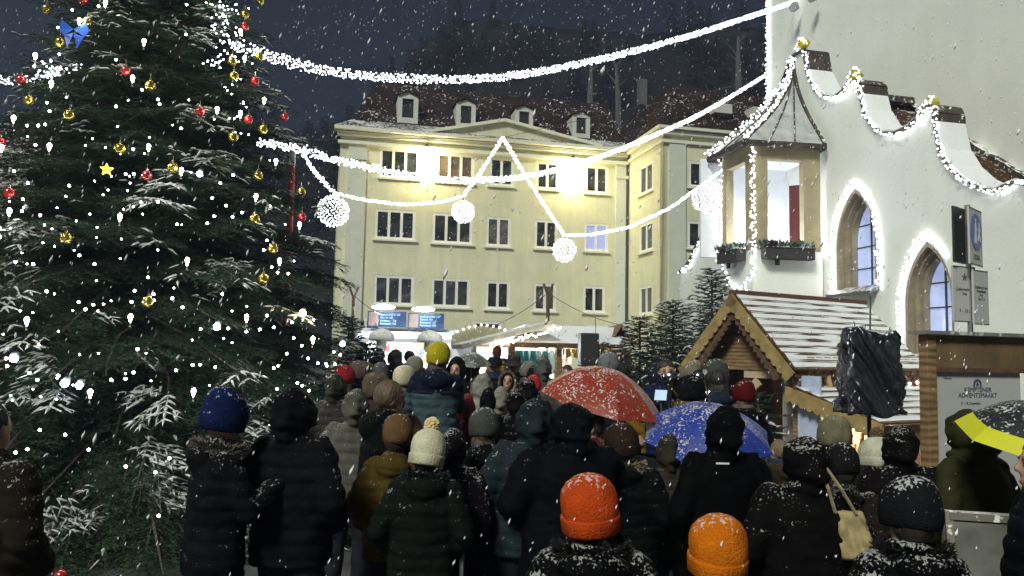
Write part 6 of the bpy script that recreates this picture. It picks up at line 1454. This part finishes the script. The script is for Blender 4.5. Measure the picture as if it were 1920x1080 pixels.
c = at_y(1322, 733, 8.4); o = empty('brass_horn', c, .4, 'shiny brass instrument held up left of the hut', 'instrument'); b = MB(); b.lathe([(.02, -.2), (.025, 0), (.05, .12), (.11, .2), (.115, .2), (.05, .11)], n=16, mtx=Matrix.Rotation(R_(-40), 3, 'X')); b.build('bell', mat('silver_brass', (.75, .72, .6), .15, metal=1), o, True)
b = MB(); b.tube([(0, 0, -.18), (.06, 0, -.25), (.1, .0, -.1), (.05, 0, .0), (0, 0, -.12)], .012, 6); b.build('tubing', MATS['silver_brass'], o)
c = at_y(1256, 735, 8.0); o = empty('brass_horn', c, -.3, 'upright horn with yellow valves left of the man in the black hat', 'instrument'); b = MB(); b.lathe([(.02, -.2), (.03, .0), (.06, .12), (.1, .18), (.105, .18), (.05, .1)], n=16); b.build('bell', mat('silver_horn', (.6, .62, .66), .2, metal=1), o, True); b = MB(); b.tube([(0, -.03, -.22), (.07, -.03, -.25), (.09, -.03, -.05), (.03, -.03, .03)], .014, 6); b.build('tubing', mat('yellow_brass', (.8, .6, .1), .25, metal=1), o)
# A frame board
a_ = at_y(1812, 965, 4.4); b_ = at_y(1882, 962, 4.5); o = empty('a_frame_board', ((a_.x + b_.x) / 2 + .02, 4.45, 0), R_(-14), 'wooden A frame pavement board at the lower right', 'pavement board'); hh = a_.z; wd = (b_ - a_).length + .12
b = MB()
for sy in (-1, 1):
    for sx_ in (-1, 1): b.bar((sx_ * wd / 2, 0, hh), (sx_ * (wd / 2 + .02), sy * .32, .02), .04, .03)
    b.bar((-wd / 2, sy * .02, hh - .02), (wd / 2, sy * .02, hh - .02), .03, .04); b.bar((-wd / 2 - .01, sy * .27, .18), (wd / 2 + .01, sy * .27, .18), .03, .04)
b.build('frame', mat('weathered_frame', (.16, .15, .12), .7, snow=1.2, sscale=20), o)
MB().bar((0, -.03, hh - .05), (0, -.265, .2), wd - .03, .01, up=(0, 1, .5)).build('board', mat('slate_board', (.10, .10, .085), .5, var=.4), o)
for s_ in (1,): MB().bar((0, .03, hh - .05), (0, .265, .2), wd - .03, .01, up=(0, 1, .5)).build('board', MATS['slate_board'], o)

# ================================================================== FALLING SNOW
nr = np.random.RandomState(5); NF = 20000
yy = 1.6 + 30 * nr.rand(NF) ** .62; px_ = nr.uniform(-80, 2000, NF); py_ = nr.uniform(-60, 1130, NF)
fv = []; ff = []
oct_v = np.array([(1, 0, 0), (-1, 0, 0), (0, 1, 0), (0, -1, 0), (0, 0, 1), (0, 0, -1)], dtype=np.float32)
oct_f = np.array([(0, 2, 4), (2, 1, 4), (1, 3, 4), (3, 0, 4), (2, 0, 5), (1, 2, 5), (3, 1, 5), (0, 3, 5)])
Dv = np.stack([np.array(_f)[None] + np.array(_r)[None] * ((px_ - 960) / FPX)[:, None] + np.array(_u)[None] * ((540 - py_) / FPX)[:, None]])[0]
C = np.array(CAM)[None] + Dv * (yy / Dv[:, 1])[:, None]
ok = (C[:, 2] > .1); C = C[ok]; n = len(C); sz = nr.uniform(.0026, .0066, n) * np.minimum(1, .35 + C[:, 1] / 10) * np.where(nr.rand(n) < .12, 1.9, 1.0)
V = oct_v[None] * np.stack([sz, sz, sz * nr.uniform(1.6, 3.8, n)], 1)[:, None]
lean = nr.normal(.28, .12, n); V[:, :, 0] += V[:, :, 2] * lean[:, None]
V = V + C[:, None]; F = (oct_f[None] + (np.arange(n) * 6)[:, None, None]).reshape(-1, 3)
o = link('falling_snow', raw_mesh('flakes', V.reshape(-1, 3), F, 3), None, mat('snowflake', (.85, .86, .88), .8, var=0)); tag(o, 'snowflakes drifting down over the whole square', 'snow', kind='stuff')

# ================================================================== SNOW LADEN AIR
b = MB(); b.box((0, 76, 34), (320, 170, 72)); hz_ = b.build('haze', None); hz_.display_type = 'WIRE'
hm = bpy.data.materials.new('haze'); hm.use_nodes = True; N = hm.node_tree.nodes; N.remove(N['Principled BSDF'])
pv = N.new('ShaderNodeVolumePrincipled'); pv.inputs['Color'].default_value = (.55, .66, 1.0, 1); pv.inputs['Density'].default_value = .0018; pv.inputs['Anisotropy'].default_value = .3
hm.node_tree.links.new(pv.outputs[0], N['Material Output'].inputs['Volume']); hz_.data.materials.append(hm)
tag(hz_, 'thin snowy haze filling the whole square', 'haze', kind='stuff')
S.cycles.volume_max_steps = 64
